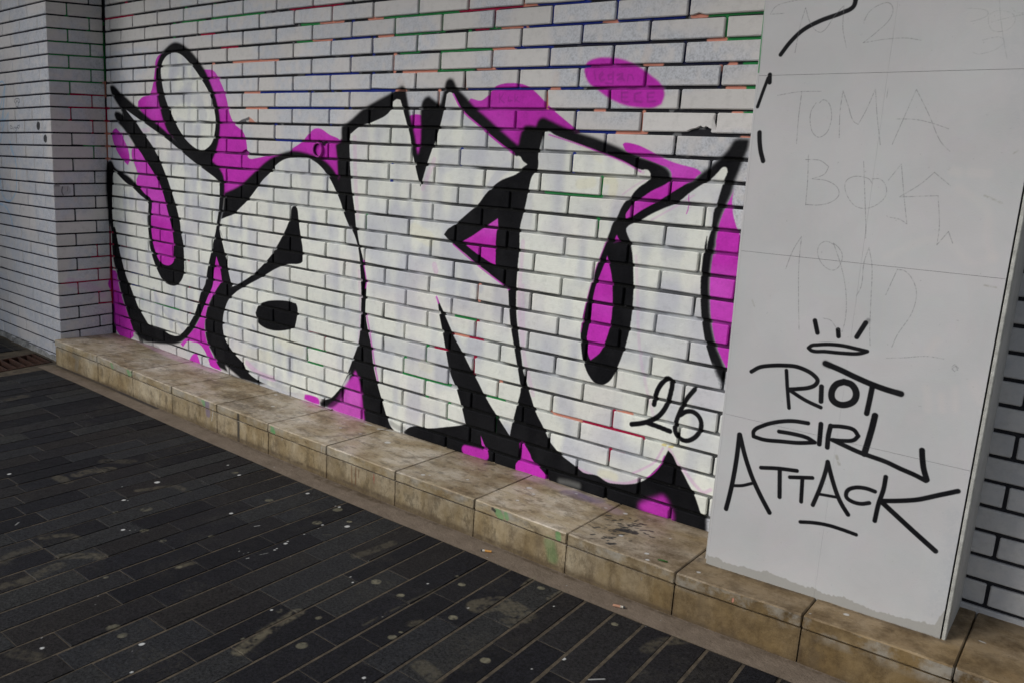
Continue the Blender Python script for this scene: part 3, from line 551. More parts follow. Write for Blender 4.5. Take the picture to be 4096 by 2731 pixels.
["l","bk",1,0.6,1,0.013,[-2665,-29,-2665,-29]],
["l","ds",1,0.6,1,0.0041,[2824,-320,2824,-320]],
["l","ds",1,0.6,1,0.0083,[-3471,-2,-3471,-2]],
["l","bk",1,0.6,1,0.0057,[1225,-249,1225,-249]],
["l","bk",1,0.6,1,0.004,[2160,-59,2160,-59]],
["l","ds",1,0.6,1,0.0054,[2606,-262,2606,-262]],
["l","wh",1,0.6,1,0.0107,[-718,-51,-718,-51]],
["l","ds",1,0.6,1,0.0099,[-2372,239,-2372,239]],
["l","bk",1,0.6,1,0.0065,[1668,-14,1668,-14]],
["l","wh",1,0.6,1,0.0057,[2213,-322,2213,-322]],
["l","wh",1,0.6,1,0.0078,[770,-270,770,-270]],
["l","wh",1,0.6,1,0.0087,[-3443,209,-3443,209]],
["l","ds",1,0.6,1,0.0026,[2688,-356,2688,-356]],
["l","ds",1,0.6,1,0.0128,[-2466,88,-2466,88]],
["l","ds",1,0.6,1,0.0092,[-285,-272,-285,-272]],
["l","wh",1,0.6,1,0.0057,[1070,26,1070,26]],
["l","ds",1,0.6,1,0.0041,[2077,-304,2077,-304]],
["l","bk",1,0.6,1,0.0098,[-1212,92,-1212,92]],
["l","bk",1,0.6,1,0.013,[-2418,255,-2418,255]],
["l","bk",1,0.6,1,0.01,[-423,-239,-423,-239]],
["l","ds",1,0.6,1,0.006,[-650,-114,-650,-114]],
["l","ds",1,0.6,1,0.0112,[-3089,98,-3089,98]],
["l","wh",1,0.6,1,0.0058,[2648,-104,2648,-104]],
["l","ds",1,0.6,1,0.0048,[2835,-306,2835,-306]],
["l","ds",1,0.6,1,0.0093,[-1398,-218,-1398,-218]],
["l","bk",1,0.6,1,0.0059,[428,35,428,35]],
["l","ds",1,0.6,1,0.0041,[917,-28,917,-28]],
["l","bk",1,0.6,1,0.0071,[2333,-80,2333,-80]],
["l","ds",1,0.6,1,0.0033,[2534,-236,2534,-236]],
["l","ds",1,0.6,1,0.007,[-2822,-133,-2822,-133]],
["l","ds",1,0.6,1,0.0064,[2021,-269,2021,-269]],
["l","bk",1,0.6,1,0.008,[-2071,224,-2071,224]],
["l","wh",1,0.6,1,0.0066,[1971,-271,1971,-271]],
["l","wh",1,0.6,1,0.0132,[-2292,150,-2292,150]],
["l","bk",1,0.6,1,0.0032,[1768,-331,1768,-331]],
["l","wh",1,0.6,1,0.0069,[1793,-232,1793,-232]],
["l","ds",1,0.6,1,0.0043,[2477,-298,2477,-298]],
["l","ds",1,0.6,1,0.0054,[886,-150,886,-150]],
["l","wh",1,0.6,1,0.0102,[-282,111,-282,111]],
["l","ds",1,0.6,1,0.0075,[-2493,159,-2493,159]],
["l","bk",1,0.6,1,0.0053,[2579,-343,2579,-343]],
["l","wh",1,0.6,1,0.0099,[-276,-165,-276,-165]],
["l","wh",1,0.6,1,0.0046,[2985,-140,2985,-140]],
["l","ds",1,0.6,1,0.0147,[-4063,263,-4063,263]],
["l","bk",1,0.6,1,0.0106,[-688,-79,-688,-79]],
["l","bk",1,0.6,1,0.0035,[2276,-292,2276,-292]],
["l","ds",1,0.6,1,0.0034,[1243,-99,1243,-99]],
["l","ds",1,0.6,1,0.0127,[-2843,276,-2843,276]],
["l","ds",1,0.6,1,0.0047,[1740,-77,1740,-77]],
["l","ds",1,0.6,1,0.0058,[1073,-282,1073,-282]],
["l","ds",1,0.6,1,0.0072,[637,-3,637,-3]],
["l","ds",12,0.35783239819003304,0,0.01265736519090159,[-4560,-8,-4220,-8]],
["l","ds",12,0.5031218094735065,0,0.01725382130086584,[-4260,-8,-3920,-8]],
["l","ds",12,0.5841171626396432,0,0.011238972538742417,[-3960,-8,-3620,-8]],
["l","ds",12,0.4035898035256895,0,0.01670297717003194,[-3660,-8,-3320,-8]],
["l","ds",12,0.44340508411868346,0,0.016472162812932088,[-3360,-8,-3020,-8]],
["l","ds",12,0.566380970580581,0,0.018359301093229974,[-3060,-8,-2720,-8]],
["l","ds",12,0.6419816236064777,0,0.013207204896072956,[-2760,-8,-2420,-8]],
["l","ds",12,0.6847059742937818,0,0.020996316071305386,[-2460,-8,-2120,-8]],
["l","ds",12,0.5789920477157766,0,0.017231047283276436,[-2160,-8,-1820,-8]],
["l","ds",12,0.5887305925341777,0,0.012828356427044316,[-1860,-8,-1520,-8]],
["l","ds",12,0.36285298628831225,0,0.021511607285788104,[-1560,-8,-1220,-8]],
["l","ds",12,0.5782363440474014,0,0.010129779570709811,[-1260,-8,-920,-8]],
["l","ds",12,0.5477251394724202,0,0.01994705531565048,[-960,-8,-620,-8]],
["l","ds",12,0.3795750376078179,0,0.019601481852471254,[-660,-8,-320,-8]],
["l","ds",12,0.4284311264388306,0,0.01678710538401809,[-360,-8,-20,-8]],
["l","ds",12,0.5704462728235318,0,0.010225580409211388,[-60,-8,280,-8]],
["l","ds",12,0.685220790062653,0,0.009958385485085746,[240,-8,580,-8]],
["l","ds",12,0.48847667239364334,0,0.015541700046364654,[540,-8,880,-8]],
["l","ds",12,0.6336755870035385,0,0.02114251824563314,[840,-8,1180,-8]],
["l","ds",12,0.6846661108867962,0,0.008658769123177625,[1140,-8,1480,-8]],
["l","ds",12,0.4204082943890943,0,0.010088926476340413,[1440,-8,1780,-8]],
["l","ds",12,0.468080265746898,0,0.016748931786431998,[1740,-8,2080,-8]],
["l","ds",12,0.4623189366135225,0,0.020354336381876906,[2040,-8,2380,-8]],
["l","ds",12,0.6541178026273803,0,0.016996571113279194,[2340,-8,2680,-8]],
["l","ds",12,0.6514303683031717,0,0.015413690594384848,[2640,-8,2980,-8]],
["l","ds",12,0.40617869284106645,0,0.00887421913767384,[2940,-8,3280,-8]],
["l","ds",10,0.75,0,0.016,[3140,-452,4460,-452]],
["l","ds",16,0.6,0,0.03,[4460,-440,4480,-20]],
["l","ds",10,0.8,0,0.02,[3150,-444,3140,-20]],
["l","ds",3,0.6,0,0.005,[-3616,-660,-3616,0]],
["l","ds",3,0.6,0,0.005,[-2894,-660,-2894,0]],
["l","ds",3,0.6,0,0.005,[-2162,-660,-2162,0]],
["l","ds",3,0.6,0,0.005,[-1414,-660,-1414,0]],
["l","ds",3,0.6,0,0.005,[-660,-660,-660,0]],
["l","ds",3,0.6,0,0.005,[94,-660,94,0]],
["l","ds",3,0.6,0,0.005,[862,-660,862,0]],
["l","ds",3,0.6,0,0.005,[1622,-660,1622,0]],
["l","ds",3,0.6,0,0.005,[2376,-660,2376,0]],
["l","ds",3,0.6,0,0.005,[3116,-660,3116,0]],
["l","ds",3,0.6,0,0.005,[3832,-660,3832,0]],
["l","ds",3,0.6,0,0.005,[4532,-660,4532,0]],
["l","ds",25,0.3581661139559137,0,0.05785209106372574,[-517,-172,-397,-315]],
["l","ds",25,0.3330218976012448,0,0.047582498360763045,[-2048,-250,-1799,-248]],
["l","ds",25,0.2969976010460956,0,0.040533740156489806,[-3351,-134,-3252,-212]],
["l","ds",25,0.2959693961089249,0,0.025166330531469914,[1423,-196,1618,-564]],
["l","ds",25,0.2577792724233205,0,0.052454850168894174,[2139,-347,2361,-276]],
["l","ds",25,0.2991913943901321,0,0.030584295042507287,[-4337,-220,-4249,-472]],
["l","ds",25,0.31799640880213176,0,0.041120393547767094,[-890,-549,-743,-196]],
["l","ds",25,0.43078558583477067,0,0.044044221903161,[2077,-124,2317,-175]],
["l","ds",25,0.4868155583079452,0,0.029793619860689263,[-82,-516,153,-134]],
["l","ds",25,0.48554902249864573,0,0.04153882517373529,[-2739,-439,-2533,-193]],
["l","ds",25,0.4357736659222364,0,0.037189225202925474,[688,-418,986,-106]],
["l","ds",25,0.36486622595156826,0,0.023124800862541733,[2287,-464,2384,-245]],
["l","ds",25,0.49220894820861694,0,0.0375440409488131,[-2151,-303,-1934,-252]],
["l","ds",25,0.43672073361553054,0,0.03074972372495062,[-376,-550,-243,-595]]],"V":[["l","gs",5,0.6,1,0.0191,[-3308,281,-3284,245]],
["l","gs",5,0.6,1,0.027,[-2972,278,-2949,238]],
["l","gs",5,0.6,1,0.0073,[-2913,281,-2907,238]],
["l","gs",5,0.6,1,0.027,[-1636,259,-1613,229]],
["l","gs",5,0.6,1,0.0213,[-607,255,-577,214]],
["l","gs",5,0.6,1,0.0167,[-612,217,-577,206]],
["l","gs",5,0.6,1,0.0277,[1824,248,1851,220]],
["l","gs",5,0.6,1,0.0165,[1891,254,1905,227]],
["l","gs",5,0.6,1,0.0205,[2309,248,2316,222]],
["l","pu",8,0.6,1,0.0359,[-1566,240,-1556,146]],
["l","wh",1,0.8,1,0.0045,[-1474,212,-1499,90]],
["l","wh",1.5,0.8,1,0.0034,[39,266,36,201]],
["l","wh",2,0.8,1,0.0063,[-363,281,-379,262]],
["l","wh",1,0.8,1,0.0037,[-476,179,-476,165]],
["l","bk",6,0.7,1,0.017,[-1085,241,-1086,14]],
["l","bk",10,0.55,1,0.015,[-1090,244,-1091,10]],
["l","rs",3,0.7,1,0.0056,[384,174,395,12]],
["l","rs",3,0.7,1,0.007,[434,170,434,35]],
["l","rs",3,0.6,1,0.0055,[467,162,464,102]],
["l","rd",1,0.9,1,0.0034,[632,184,638,105]],
["l","gs",20,0.3,1,0.0416,[2249,169,2279,81]],
["l","gr2",5,0.6,1,0.0415,[-4136,234,-4082,177,-4110,85]],
["l","gr2",5,0.6,1,0.0343,[-4157,221,-4019,227]],
["l","wh",1,0.8,1,0.0023,[2906,173,2908,157]],
["l","bk",2,0.9,1,0.0112,[1780,255,1800,246]],
["l","sal",2,0.8,1,0.0058,[3463,255,3461,237]],
["l","ds",12,0.5,1,0.0132,[577,53,831,-10]],
["l","ds",12,0.5,1,0.0117,[1068,18,1596,-9]],
["l","ds",12,0.5,1,0.0114,[1621,-1,2345,-25]],
["l","ds",12,0.5,1,0.018,[2762,25,3089,22]],
["l","ds",12,0.5,1,0.0142,[-1285,1,-687,13]],
["l","ds",12,0.5,1,0.0114,[-4289,39,-3660,17]],
["l","ds",12,0.5,1,0.0211,[-3533,27,-2932,29]],
["l","ds",10,0.5,1,0.0066,[2687,167,2859,43,2910,16]],
["l","ds",10,0.5,1,0.0084,[1350,51,1429,87]],
["l","ds",10,0.5,1,0.0082,[1482,104,1549,93]],
["l","ds",10,0.5,1,0.0059,[142,257,143,215]],
["l","ds",8,0.7,0,0.01,[-3616,0,-3616,300]],
["l","ds",18,0.24814837273121726,0,0.011562955444222318,[-2990,40,-2952,222]],
["l","ds",18,0.3851741141648454,0,0.019734678437172,[-3133,40,-3136,223]],
["l","ds",18,0.26990641533770565,0,0.010138728760139548,[-3457,40,-3423,196]],
["l","ds",8,0.5776759957566664,0,0.012,[-3616,24,-2876,24]],
["l","ds",8,0.7,0,0.01,[-2894,0,-2894,300]],
["l","ds",18,0.2930389866969004,0,0.02944306898032562,[-2569,40,-2558,126]],
["l","ds",18,0.40508448531289926,0,0.027277041944959796,[-2268,40,-2277,230]],
["l","ds",18,0.31593027317925704,0,0.022182388191342786,[-2610,40,-2592,234]],
["l","ds",8,0.6729276784975674,0,0.012,[-2894,24,-2154,24]],
["l","ds",8,0.7,0,0.01,[-2162,0,-2162,300]],
["l","ds",18,0.213092702842038,0,0.015561372245815833,[-1797,40,-1806,169]],
["l","ds",18,0.4051455506770464,0,0.011606566261886511,[-1867,40,-1884,147]],
["l","ds",18,0.4635080203760484,0,0.019184803841170068,[-1878,40,-1890,162]],
["l","ds",8,0.5386552475670394,0,0.012,[-2162,24,-1422,24]],
["l","ds",8,0.7,0,0.01,[-1414,0,-1414,300]],
["l","ds",18,0.3055662369806529,0,0.012717853239017586,[-1127,40,-1112,186]],
["l","ds",18,0.3346634538194073,0,0.011468765392165235,[-1299,40,-1288,210]],
["l","ds",18,0.23810071749218645,0,0.01020982859117077,[-1299,40,-1292,162]],
["l","ds",8,0.8605895336969691,0,0.012,[-1414,24,-674,24]],
["l","ds",8,0.7,0,0.01,[-660,0,-660,300]],
["l","ds",18,0.29271031965870264,0,0.01682938963718198,[-356,40,-329,228]],
["l","ds",18,0.3022208963657586,0,0.02555913613928859,[-163,40,-160,181]],
["l","ds",18,0.495599332565338,0,0.018726901393919464,[-554,40,-552,147]],
["l","ds",8,0.8421258110455828,0,0.012,[-660,24,80,24]],
["l","ds",8,0.7,0,0.01,[94,0,94,300]],
["l","ds",18,0.23712641373696186,0,0.017410758184363575,[252,40,264,182]],
["l","ds",18,0.4052142878727387,0,0.02590005565286309,[620,40,637,213]],
["l","ds",18,0.4771241130425415,0,0.01939517555984211,[293,40,299,184]],
["l","ds",8,0.7664672020790619,0,0.012,[94,24,834,24]],
["l","ds",8,0.7,0,0.01,[862,0,862,300]],
["l","ds",18,0.4517915167640026,0,0.028726657884258117,[1219,40,1225,163]],
["l","ds",18,0.25913111301010605,0,0.024485198230821292,[1451,40,1451,138]],
["l","ds",18,0.4747334919737111,0,0.028863525959936173,[1247,40,1285,178]],
["l","ds",8,0.7398957127081887,0,0.012,[862,24,1602,24]],
["l","ds",8,0.7,0,0.01,[1622,0,1622,300]],
["l","ds",18,0.31553245129052854,0,0.018782748031861394,[1764,40,1772,195]],
["l","ds",18,0.49220816470653994,0,0.028812451759780484,[2174,40,2156,216]],
["l","ds",18,0.40827425462068395,0,0.02102402075882571,[1943,40,1976,184]],
["l","ds",8,0.8383595794965478,0,0.012,[1622,24,2362,24]],
["l","ds",8,0.7,0,0.01,[2376,0,2376,300]],
["l","ds",18,0.3716311603147462,0,0.0230993905748208,[2712,40,2700,120]],
["l","ds",18,0.2946051057065263,0,0.01547885992680408,[2576,40,2575,174]],
["l","ds",18,0.40041978969443104,0,0.025473324218704078,[2574,40,2556,133]],
["l","ds",8,0.7946172405428948,0,0.012,[2376,24,3116,24]],
["l","ds",8,0.7,0,0.01,[3116,0,3116,300]],
["l","ds",18,0.36063503488106274,0,0.018408148151326728,[3322,40,3334,140]],
["l","ds",18,0.3540001097227436,0,0.02678007587983484,[3294,40,3285,235]],
["l","ds",18,0.27957737872142785,0,0.015193150160300015,[3477,40,3481,136]],
["l","ds",8,0.8016179112060539,0,0.012,[3116,24,3856,24]],
["l","ds",8,0.7,0,0.01,[3832,0,3832,300]],
["l","ds",18,0.4097872393993275,0,0.0225230160204314,[4442,40,4459,152]],
["l","ds",18,0.470343366363406,0,0.029523909341010967,[3927,40,3910,214]],
["l","ds",18,0.21519707550735998,0,0.02366259705616187,[3933,40,3957,164]],
["l","ds",8,0.8766877408339782,0,0.012,[3832,24,4572,24]],
["l","ds",8,0.7,0,0.01,[4532,0,4532,300]],
["l","ds",18,0.225472426813878,0,0.023779081606756503,[5047,40,5036,229]],
["l","ds",18,0.35386019904632543,0,0.02412191132766424,[4860,40,4862,204]],
["l","ds",18,0.3891494276875326,0,0.008761264873567466,[4695,40,4706,231]],
["l","ds",8,0.6888051505542686,0,0.012,[4532,24,5272,24]]],"MW":[["l","grn",3,1,0,0.0156,[-156,3608,655,3598]],
["l","grn",3,1,0,0.0172,[8,3587,5,3474]],
["l","grn",3,1,0,0.0165,[252,3701,264,3617]],
["l","grn",3,1,0,0.016,[14,3468,520,3471]],
["l","grn",3,1,0,0.016,[512,3590,512,3477]],
["l","grn",3,1,0,0.0167,[266,3449,268,3338]],
["l","grn",3,1,0,0.0155,[771,3452,772,3336]],
["l","grn",3,1,0,0.0167,[69,3330,257,3333]],
["l","grn",3,1,0,0.015,[514,3327,1005,3321]],
["l","grn",3,1,0,0.0162,[507,3317,511,3207]],
["l","grn",3,1,0,0.0155,[464,3188,824,3187]],
["l","grn",3,1,0,0.0147,[940,3467,1060,3463]],
["l","grn",3,1,0,0.0156,[765,3169,769,3138]],
["l","crm",3,1,0,0.0142,[669,3599,1254,3596]],
["l","crm",3,1,0,0.0153,[763,3662,769,3612]],
["l","crm",3,1,0,0.0148,[1014,3585,1020,3473]],
["l","crm",3,1,0,0.015,[832,3464,941,3463]],
["l","sal",3,1,0,0.0139,[1254,3596,1378,3595]],
["l","sal",3,1,0,0.0142,[1074,3460,1304,3456]],
["l","sal",3,1,0,0.0175,[-307,3607,-156,3605]],
["l","sal",3,1,0,0.0173,[-183,3467,-35,3465]],
["l","sal",3,1,0,0.0145,[1005,3321,1201,3317]],
["l","sal",3,1,0,0.015,[1016,3311,1018,3202]],
["l","sal",3,1,0,0.015,[866,3186,1042,3186]],
["l","sal",3,1,0,0.0174,[5,3322,3,3190]],
["l","sal",3,1,0,0.0164,[108,3182,449,3183]],
["l","sal",3,1,0,0.0157,[772,3138,774,3056]],
["l","sal",3,1,0,0.0125,[2058,2747,2292,2755]],
["l","sal",3,1,0,0.0125,[2263,2880,2268,2764]],
["l","sal",3,1,0,0.0131,[1900,2889,1967,2891]],
["l","sal",3,1,0,0.0121,[2236,3171,2358,3167]],
["l","sal",3,1,0,0.0126,[1889,3452,2009,3440]],
["l","sal",3,1,0,0.0138,[1512,3038,1620,3037]],
["l","sal",3,1,0,0.0141,[1267,3624,1269,3605]],
["l","sal",3,1,0,0.0172,[35,3037,132,3036]],
["l","sal",3,1,0,0.0164,[496,3034,502,2933]],
["l","sal",3,1,0,0.0141,[1509,3005,1514,2909]],
["l","blu",3,1,0,0.013,[1378,3595,1788,3579]],
["l","blu",3,1,0,0.0137,[1512,3582,1510,3462]],
["l","blu",3,1,0,0.0129,[1316,3455,1889,3448]],
["l","blu",3,1,0,0.0132,[1765,3442,1767,3324]],
["l","blu",3,1,0,0.0143,[1270,3443,1273,3328]],
["l","blu",3,1,0,0.0138,[1201,3322,1512,3313]],
["l","blu",3,1,0,0.0139,[1512,3313,1520,3185]],
["l","blu",3,1,0,0.0132,[1042,3186,1827,3176]],
["l","blu",3,1,0,0.0145,[1271,3169,1274,3057]],
["l","blu",3,1,0,0.014,[792,3050,1512,3040]],
["l","blu",3,1,0,0.0134,[1620,3037,1783,3039]],
["l","blu",3,1,0,0.0134,[1771,3168,1775,3048]],
["l","blu",3,1,0,0.0126,[2007,3567,2008,3466]],
["l","blu",3,1,0,0.0116,[2024,3448,2476,3440]],
["l","blu",3,1,0,0.0184,[-497,3602,-489,3478]],
["l","blu",3,1,0,0.0179,[-618,3473,-301,3468]],
["l","blu",3,1,0,0.0179,[-241,3454,-241,3331]],
["l","blu",3,1,0,0.0187,[-505,3319,-504,3193]],
["l","blu",3,1,0,0.0185,[-608,3196,-429,3191]],
["l","blu",3,1,0,0.0181,[-238,3174,-241,3061]],
["l","blu",3,1,0,0.0175,[-603,3050,2,3044]],
["l","blu",3,1,0,0.0189,[-512,3037,-511,2914]],
["l","blu",3,1,0,0.0136,[1764,2880,1768,2776]],
["l","blu",3,1,0,0.013,[1799,2758,2058,2752]],
["l","blu",3,1,0,0.0132,[2015,2742,2021,2631]],
["l","blu",3,1,0,0.0181,[15,2459,12,2332]],
["l","blu",3,1,0,0.0162,[751,2605,751,2499]],
["l","blu",3,1,0,0.0139,[1761,2604,1766,2489]],
["l","nav",3,1,0,0.0122,[2264,3428,2266,3317]],
["l","nav",3,1,0,0.0122,[1462,3329,2243,3301]],
["l","nav",3,1,0,0.0128,[2012,3303,2013,3187]],
["l","grn",3,1,0,0.0134,[1994,2456,2000,2338]],
["l","grn",3,1,0,0.0134,[1549,2340,2000,2338]],
["l","grn",3,1,0,0.0136,[1992,2184,1992,2129]],
["l","grn",3,1,0,0.0191,[-267,2031,-273,1946]],
["l","crm",3,1,0,0.0273,[-4570,3874,-4005,3881]],
["l","crm",3,1,0,0.0277,[-4121,3970,-4129,3845]],
["l","crm",3,1,0,0.0202,[-1275,3735,-1273,3639]],
["l","crm",3,1,0,0.0189,[-748,3744,-732,3628]],
["l","crm",3,1,0,0.0185,[-1316,3756,-627,3752]],
["l","crm",3,1,0,0.0225,[-2349,3469,-2114,3469]],
["l","crm",3,1,0,0.0234,[-2691,3606,-2493,3602]],
["l","crm",3,1,0,0.0301,[-4585,2957,-4600,2733]],
["l","crm",3,1,0,0.03,[-4633,2749,-4584,2733]],
["l","grn",3,1,0,0.0237,[-3023,3734,-2639,3723]],
["l","grn",3,1,0,0.0253,[-3183,3729,-3187,3618]],
["l","grn",3,1,0,0.0246,[-2967,3867,-2970,3751]],
["l","grn",3,1,0,0.0212,[-2515,3749,-1712,3741]],
["l","grn",3,1,0,0.0232,[-2464,3857,-2466,3759]],
["l","grn",3,1,0,0.0219,[-1976,3872,-1976,3759]],
["l","grn",3,1,0,0.0193,[-1153,3614,-921,3611]],
["l","grn",3,1,0,0.0196,[-1210,3479,-994,3474]],
["l","sal",3,1,0,0.019,[-995,3480,-749,3474]],
["l","sal",3,1,0,0.0186,[-903,3616,-622,3610]],
["l","sal",3,1,0,0.021,[-2161,3330,-1495,3332]],
["l","sal",3,1,0,0.0265,[-3629,3086,-3456,3091]],
["l","sal",3,1,0,0.0219,[-1977,3056,-1730,3059]],
["l","sal",3,1,0,0.0218,[-1954,2905,-1663,2911]],
["l","sal",3,1,0,0.0304,[-4585,2717,-4603,2361]],
["l","sal",3,1,0,0.0237,[-2497,3328,-2486,3219]],
["l","blu",3,1,0,0.0191,[-1598,2911,-599,2914]],
["l","blu",3,1,0,0.0201,[-1004,3037,-1001,2915]],
["l","blu",3,1,0,0.0191,[-734,3456,-727,3351]],
["l","blu",3,1,0,0.0202,[-1730,3047,-1083,3050]],
["l","blu",3,1,0,0.0208,[-1488,2622,-1154,2639]],
["l","blu",3,1,0,0.0211,[-1256,2627,-1259,2538]],
["l","blu",3,1,0,0.0189,[-1085,3184,-608,3196]],
["l","blu",3,1,0,0.0193,[-740,3176,-736,3057]],
["l","blu",3,1,0,0.0196,[-750,2897,-751,2783]],
["l","blu",3,1,0,0.0217,[-1511,2763,-1510,2647]],
["l","grn",3,1,0,0.0188,[245,905,243,780]],
["l","grn",3,1,0,0.018,[492,1059,491,938]],
["l","grn",3,1,0,0.0175,[235,772,753,786]],
["l","grn",3,1,0,0.0182,[493,757,509,637]],
["l","grn",3,1,0,0.0177,[756,625,756,510]],
["l","grn",3,1,0,0.0166,[1246,624,1247,520]],
["l","grn",3,1,0,0.0165,[778,1340,999,1340]],
["l","grn",3,1,0,0.0162,[1143,763,1298,774]],
["l","crm",3,1,0,0.0166,[1000,1329,1003,1194]],
["l","crm",3,1,0,0.0165,[757,1187,1053,1191]],
["l","crm",3,1,0,0.0168,[994,1055,992,928]],
["l","crm",3,1,0,0.014,[2247,905,2253,787]],
["l","crm",3,1,0,0.014,[2013,772,2260,778]],
["l","crm",3,1,0,0.0135,[2260,778,2484,772]],
["l","crm",3,1,0,0.0142,[2246,629,2248,555]],
["l","crm",3,1,0,0.0174,[580,1050,705,1049]],
["l","crm",3,1,0,0.0082,[2250,903,2254,792]],
["l","crm",3,1,0,0.0082,[2026,768,2245,787]],
["l","crm",3,1,0,0.008,[2285,781,2444,778]],
["l","crm",3,1,0,0.0083,[2248,625,2248,557]],
["l","crm",3,1,0,0.0082,[2145,617,2355,623]],
["l","sal",3,1,0,0.0146,[1764,778,1988,776]],
["l","sal",3,1,0,0.0136,[2314,910,2381,915]],
["l","sal",3,1,0,0.0163,[1259,913,1261,800]],
["l","sal",3,1,0,0.0164,[1001,1608,1002,1497]],
["l","sal",3,1,0,0.0168,[788,1192,907,1200]],
["l","sal",3,1,0,0.008,[2272,911,2377,911]],
["l","sal",3,1,0,0.0088,[1732,788,1830,776]],
["l","grn",3,1,0,0.0096,[-1009,761,-746,792]],
["l","grn",3,1,0,0.0105,[-1498,757,-1501,665]],
["l","grn",3,1,0,0.0103,[-1231,623,-1235,523]],
["l","grn",3,1,0,0.0097,[-1006,640,-801,639]],
["l","grn",3,1,0,0.0099,[-1021,767,-1013,663]],
["l","crm",3,1,0,0.0077,[-767,906,-758,798]],
["l","crm",3,1,0,0.0074,[-746,792,-505,812]],
["l","crm",3,1,0,0.0076,[-1000,931,-762,938]],
["l","grn",3,1,0,0.0106,[2586,3437,2964,3435]],
["l","grn",3,1,0,0.0111,[2753,3418,2763,3300]],
["l","grn",3,1,0,0.0107,[2768,3292,2970,3290]],
["l","grn",3,1,0,0.0108,[2892,3151,2975,3150]],
["l","grn",3,1,0,0.0109,[2892,3016,2979,3014]],
["l","grn",3,1,0,0.011,[2910,2868,2980,2872]],
["l","sal",3,1,0,0.0113,[2530,3436,2624,3434]],
["l","sal",3,1,0,0.0111,[2650,3294,2759,3294]],
["l","sal",3,1,0,0.0111,[2794,3153,2839,3153]],
["l","sal",3,1,0,0.0113,[2746,3142,2746,3105]],
["l","sal",3,1,0,0.011,[2802,3017,2909,3015]],
["l","sal",3,1,0,0.0111,[2856,2872,2909,2872]],
["l","sal",3,1,0,0.0111,[2927,2732,2985,2729]],
["l","nav",3,1,0,0.0116,[2500,3529,2505,3451]],
["l","nav",3,1,0,0.0117,[2500,3289,2512,3179]],
["l","nav",3,1,0,0.0112,[2504,3171,2784,3161]],
["l","nav",3,1,0,0.0113,[2746,3105,2751,3022]],
["l","crm",3,1,1,0.0194,[-4589,1572,-4574,1132,-4566,719]],
["l","crm",1,0,1,0.0007,[-4233,285,-4233,284]],
["l","crm",3,1,0,0.0086,[-2974,1081,-2985,961]],
["l","crm",3,1,0,0.0084,[-2977,953,-2753,948]],
["l","crm",3,1,0,0.0085,[-2983,1360,-2986,1243]],
["l","crm",3,1,0,0.0096,[-4383,1384,-4247,1388]],
["l","crm",3,1,0,0.0086,[-2965,808,-2974,779]],
["l","blu",3,1,0,0.0093,[-4371,1257,-3936,1256]],
["l","blu",3,1,0,0.0096,[-4180,1229,-4187,1111]],
["l","blu",3,1,0,0.0092,[-4187,1101,-3742,1106]],
["l","blu",3,1,0,0.0094,[-4176,955,-3932,967]],
["l","blu",3,1,0,0.0094,[-3944,1091,-3953,974]],
["l","grn",3,1,0,0.0086,[-3932,967,-3026,956]],
["l","grn",3,1,0,0.0093,[-3696,940,-3710,822]],
["l","grn",3,1,0,0.0088,[-3683,817,-3197,802]],
["l","grn",3,1,0,0.0091,[-3454,802,-3467,685]],
["l","grn",3,1,0,0.0095,[-3939,820,-3955,690]]],"MR":[["l","grn",3,1,0,0.0205,[-582,3773,15,3825]],
["l","grn",3,1,0,0.0205,[-594,3654,11,3709]],
["l","grn",3,1,0,0.0206,[-600,3529,6,3577]],
["l","grn",3,1,0,0.0207,[-606,3396,2,3452]],
["l","grn",3,1,0,0.0208,[-605,3270,-3,3319]],
["l","grn",3,1,0,0.0208,[-611,3128,-7,3177]],
["l","grn",3,1,0,0.0201,[-151,3847,-160,3717]],
["l","grn",3,1,0,0.0206,[24,3850,19,3710]],
["l","grn",3,1,0,0.0209,[11,3709,1,3194]],
["l","grn",3,1,0,0.0193,[-382,3804,-384,3936]],
["l","grn",3,1,0,0.0196,[-372,3672,-372,3568]],
["l","grn",3,1,0,0.0203,[-154,3558,-150,3452]],
["l","grn",3,1,0,0.0198,[-383,3416,-380,3296]],
["l","grn",3,1,0,0.0204,[-156,3297,-155,3189]],
["l","grn",3,1,0,0.0199,[-387,3143,-389,3021]],
["l","crm",3,1,0,0.0209,[-361,3016,-12,3042]],
["l","crm",3,1,0,0.0206,[-155,3018,-159,2908]],
["l","crm",3,1,0,0.0201,[-390,2867,-393,2743]],
["l","crm",3,1,0,0.0212,[-4,2909,2,2749]],
["l","crm",3,1,0,0.021,[-367,2877,-17,2899]],
["l","crm",3,1,0,0.0208,[-157,2750,-156,2639]],
["l","sal",3,1,0,0.0181,[2,2749,0,2345]],
["l","sal",3,1,0,0.0177,[-4,3193,1,3052]],
["l","grn",3,1,0,0.0194,[-162,2479,-158,2368]],
["l","grn",3,1,0,0.0195,[-242,2482,-80,2493]],
["l","crm",3,1,0,0.0156,[13,1571,-8,679]],
["l","crm",3,1,0,0.0151,[-151,1355,-150,1228]],
["l","crm",3,1,0,0.0152,[-148,1067,-152,965]],
["l","crm",3,1,0,0.0152,[-361,1086,-130,1092]],
["l","crm",3,1,0,0.0154,[-140,828,-141,690]],
["l","crm",3,1,0,0.0155,[-350,943,1,957]],
["l","crm",3,1,0,0.0148,[-557,947,-382,953]],
["l","crm",3,1,0,0.0148,[-382,945,-379,827]],
["l","crm",3,1,0,0.0156,[-145,682,-8,679]],
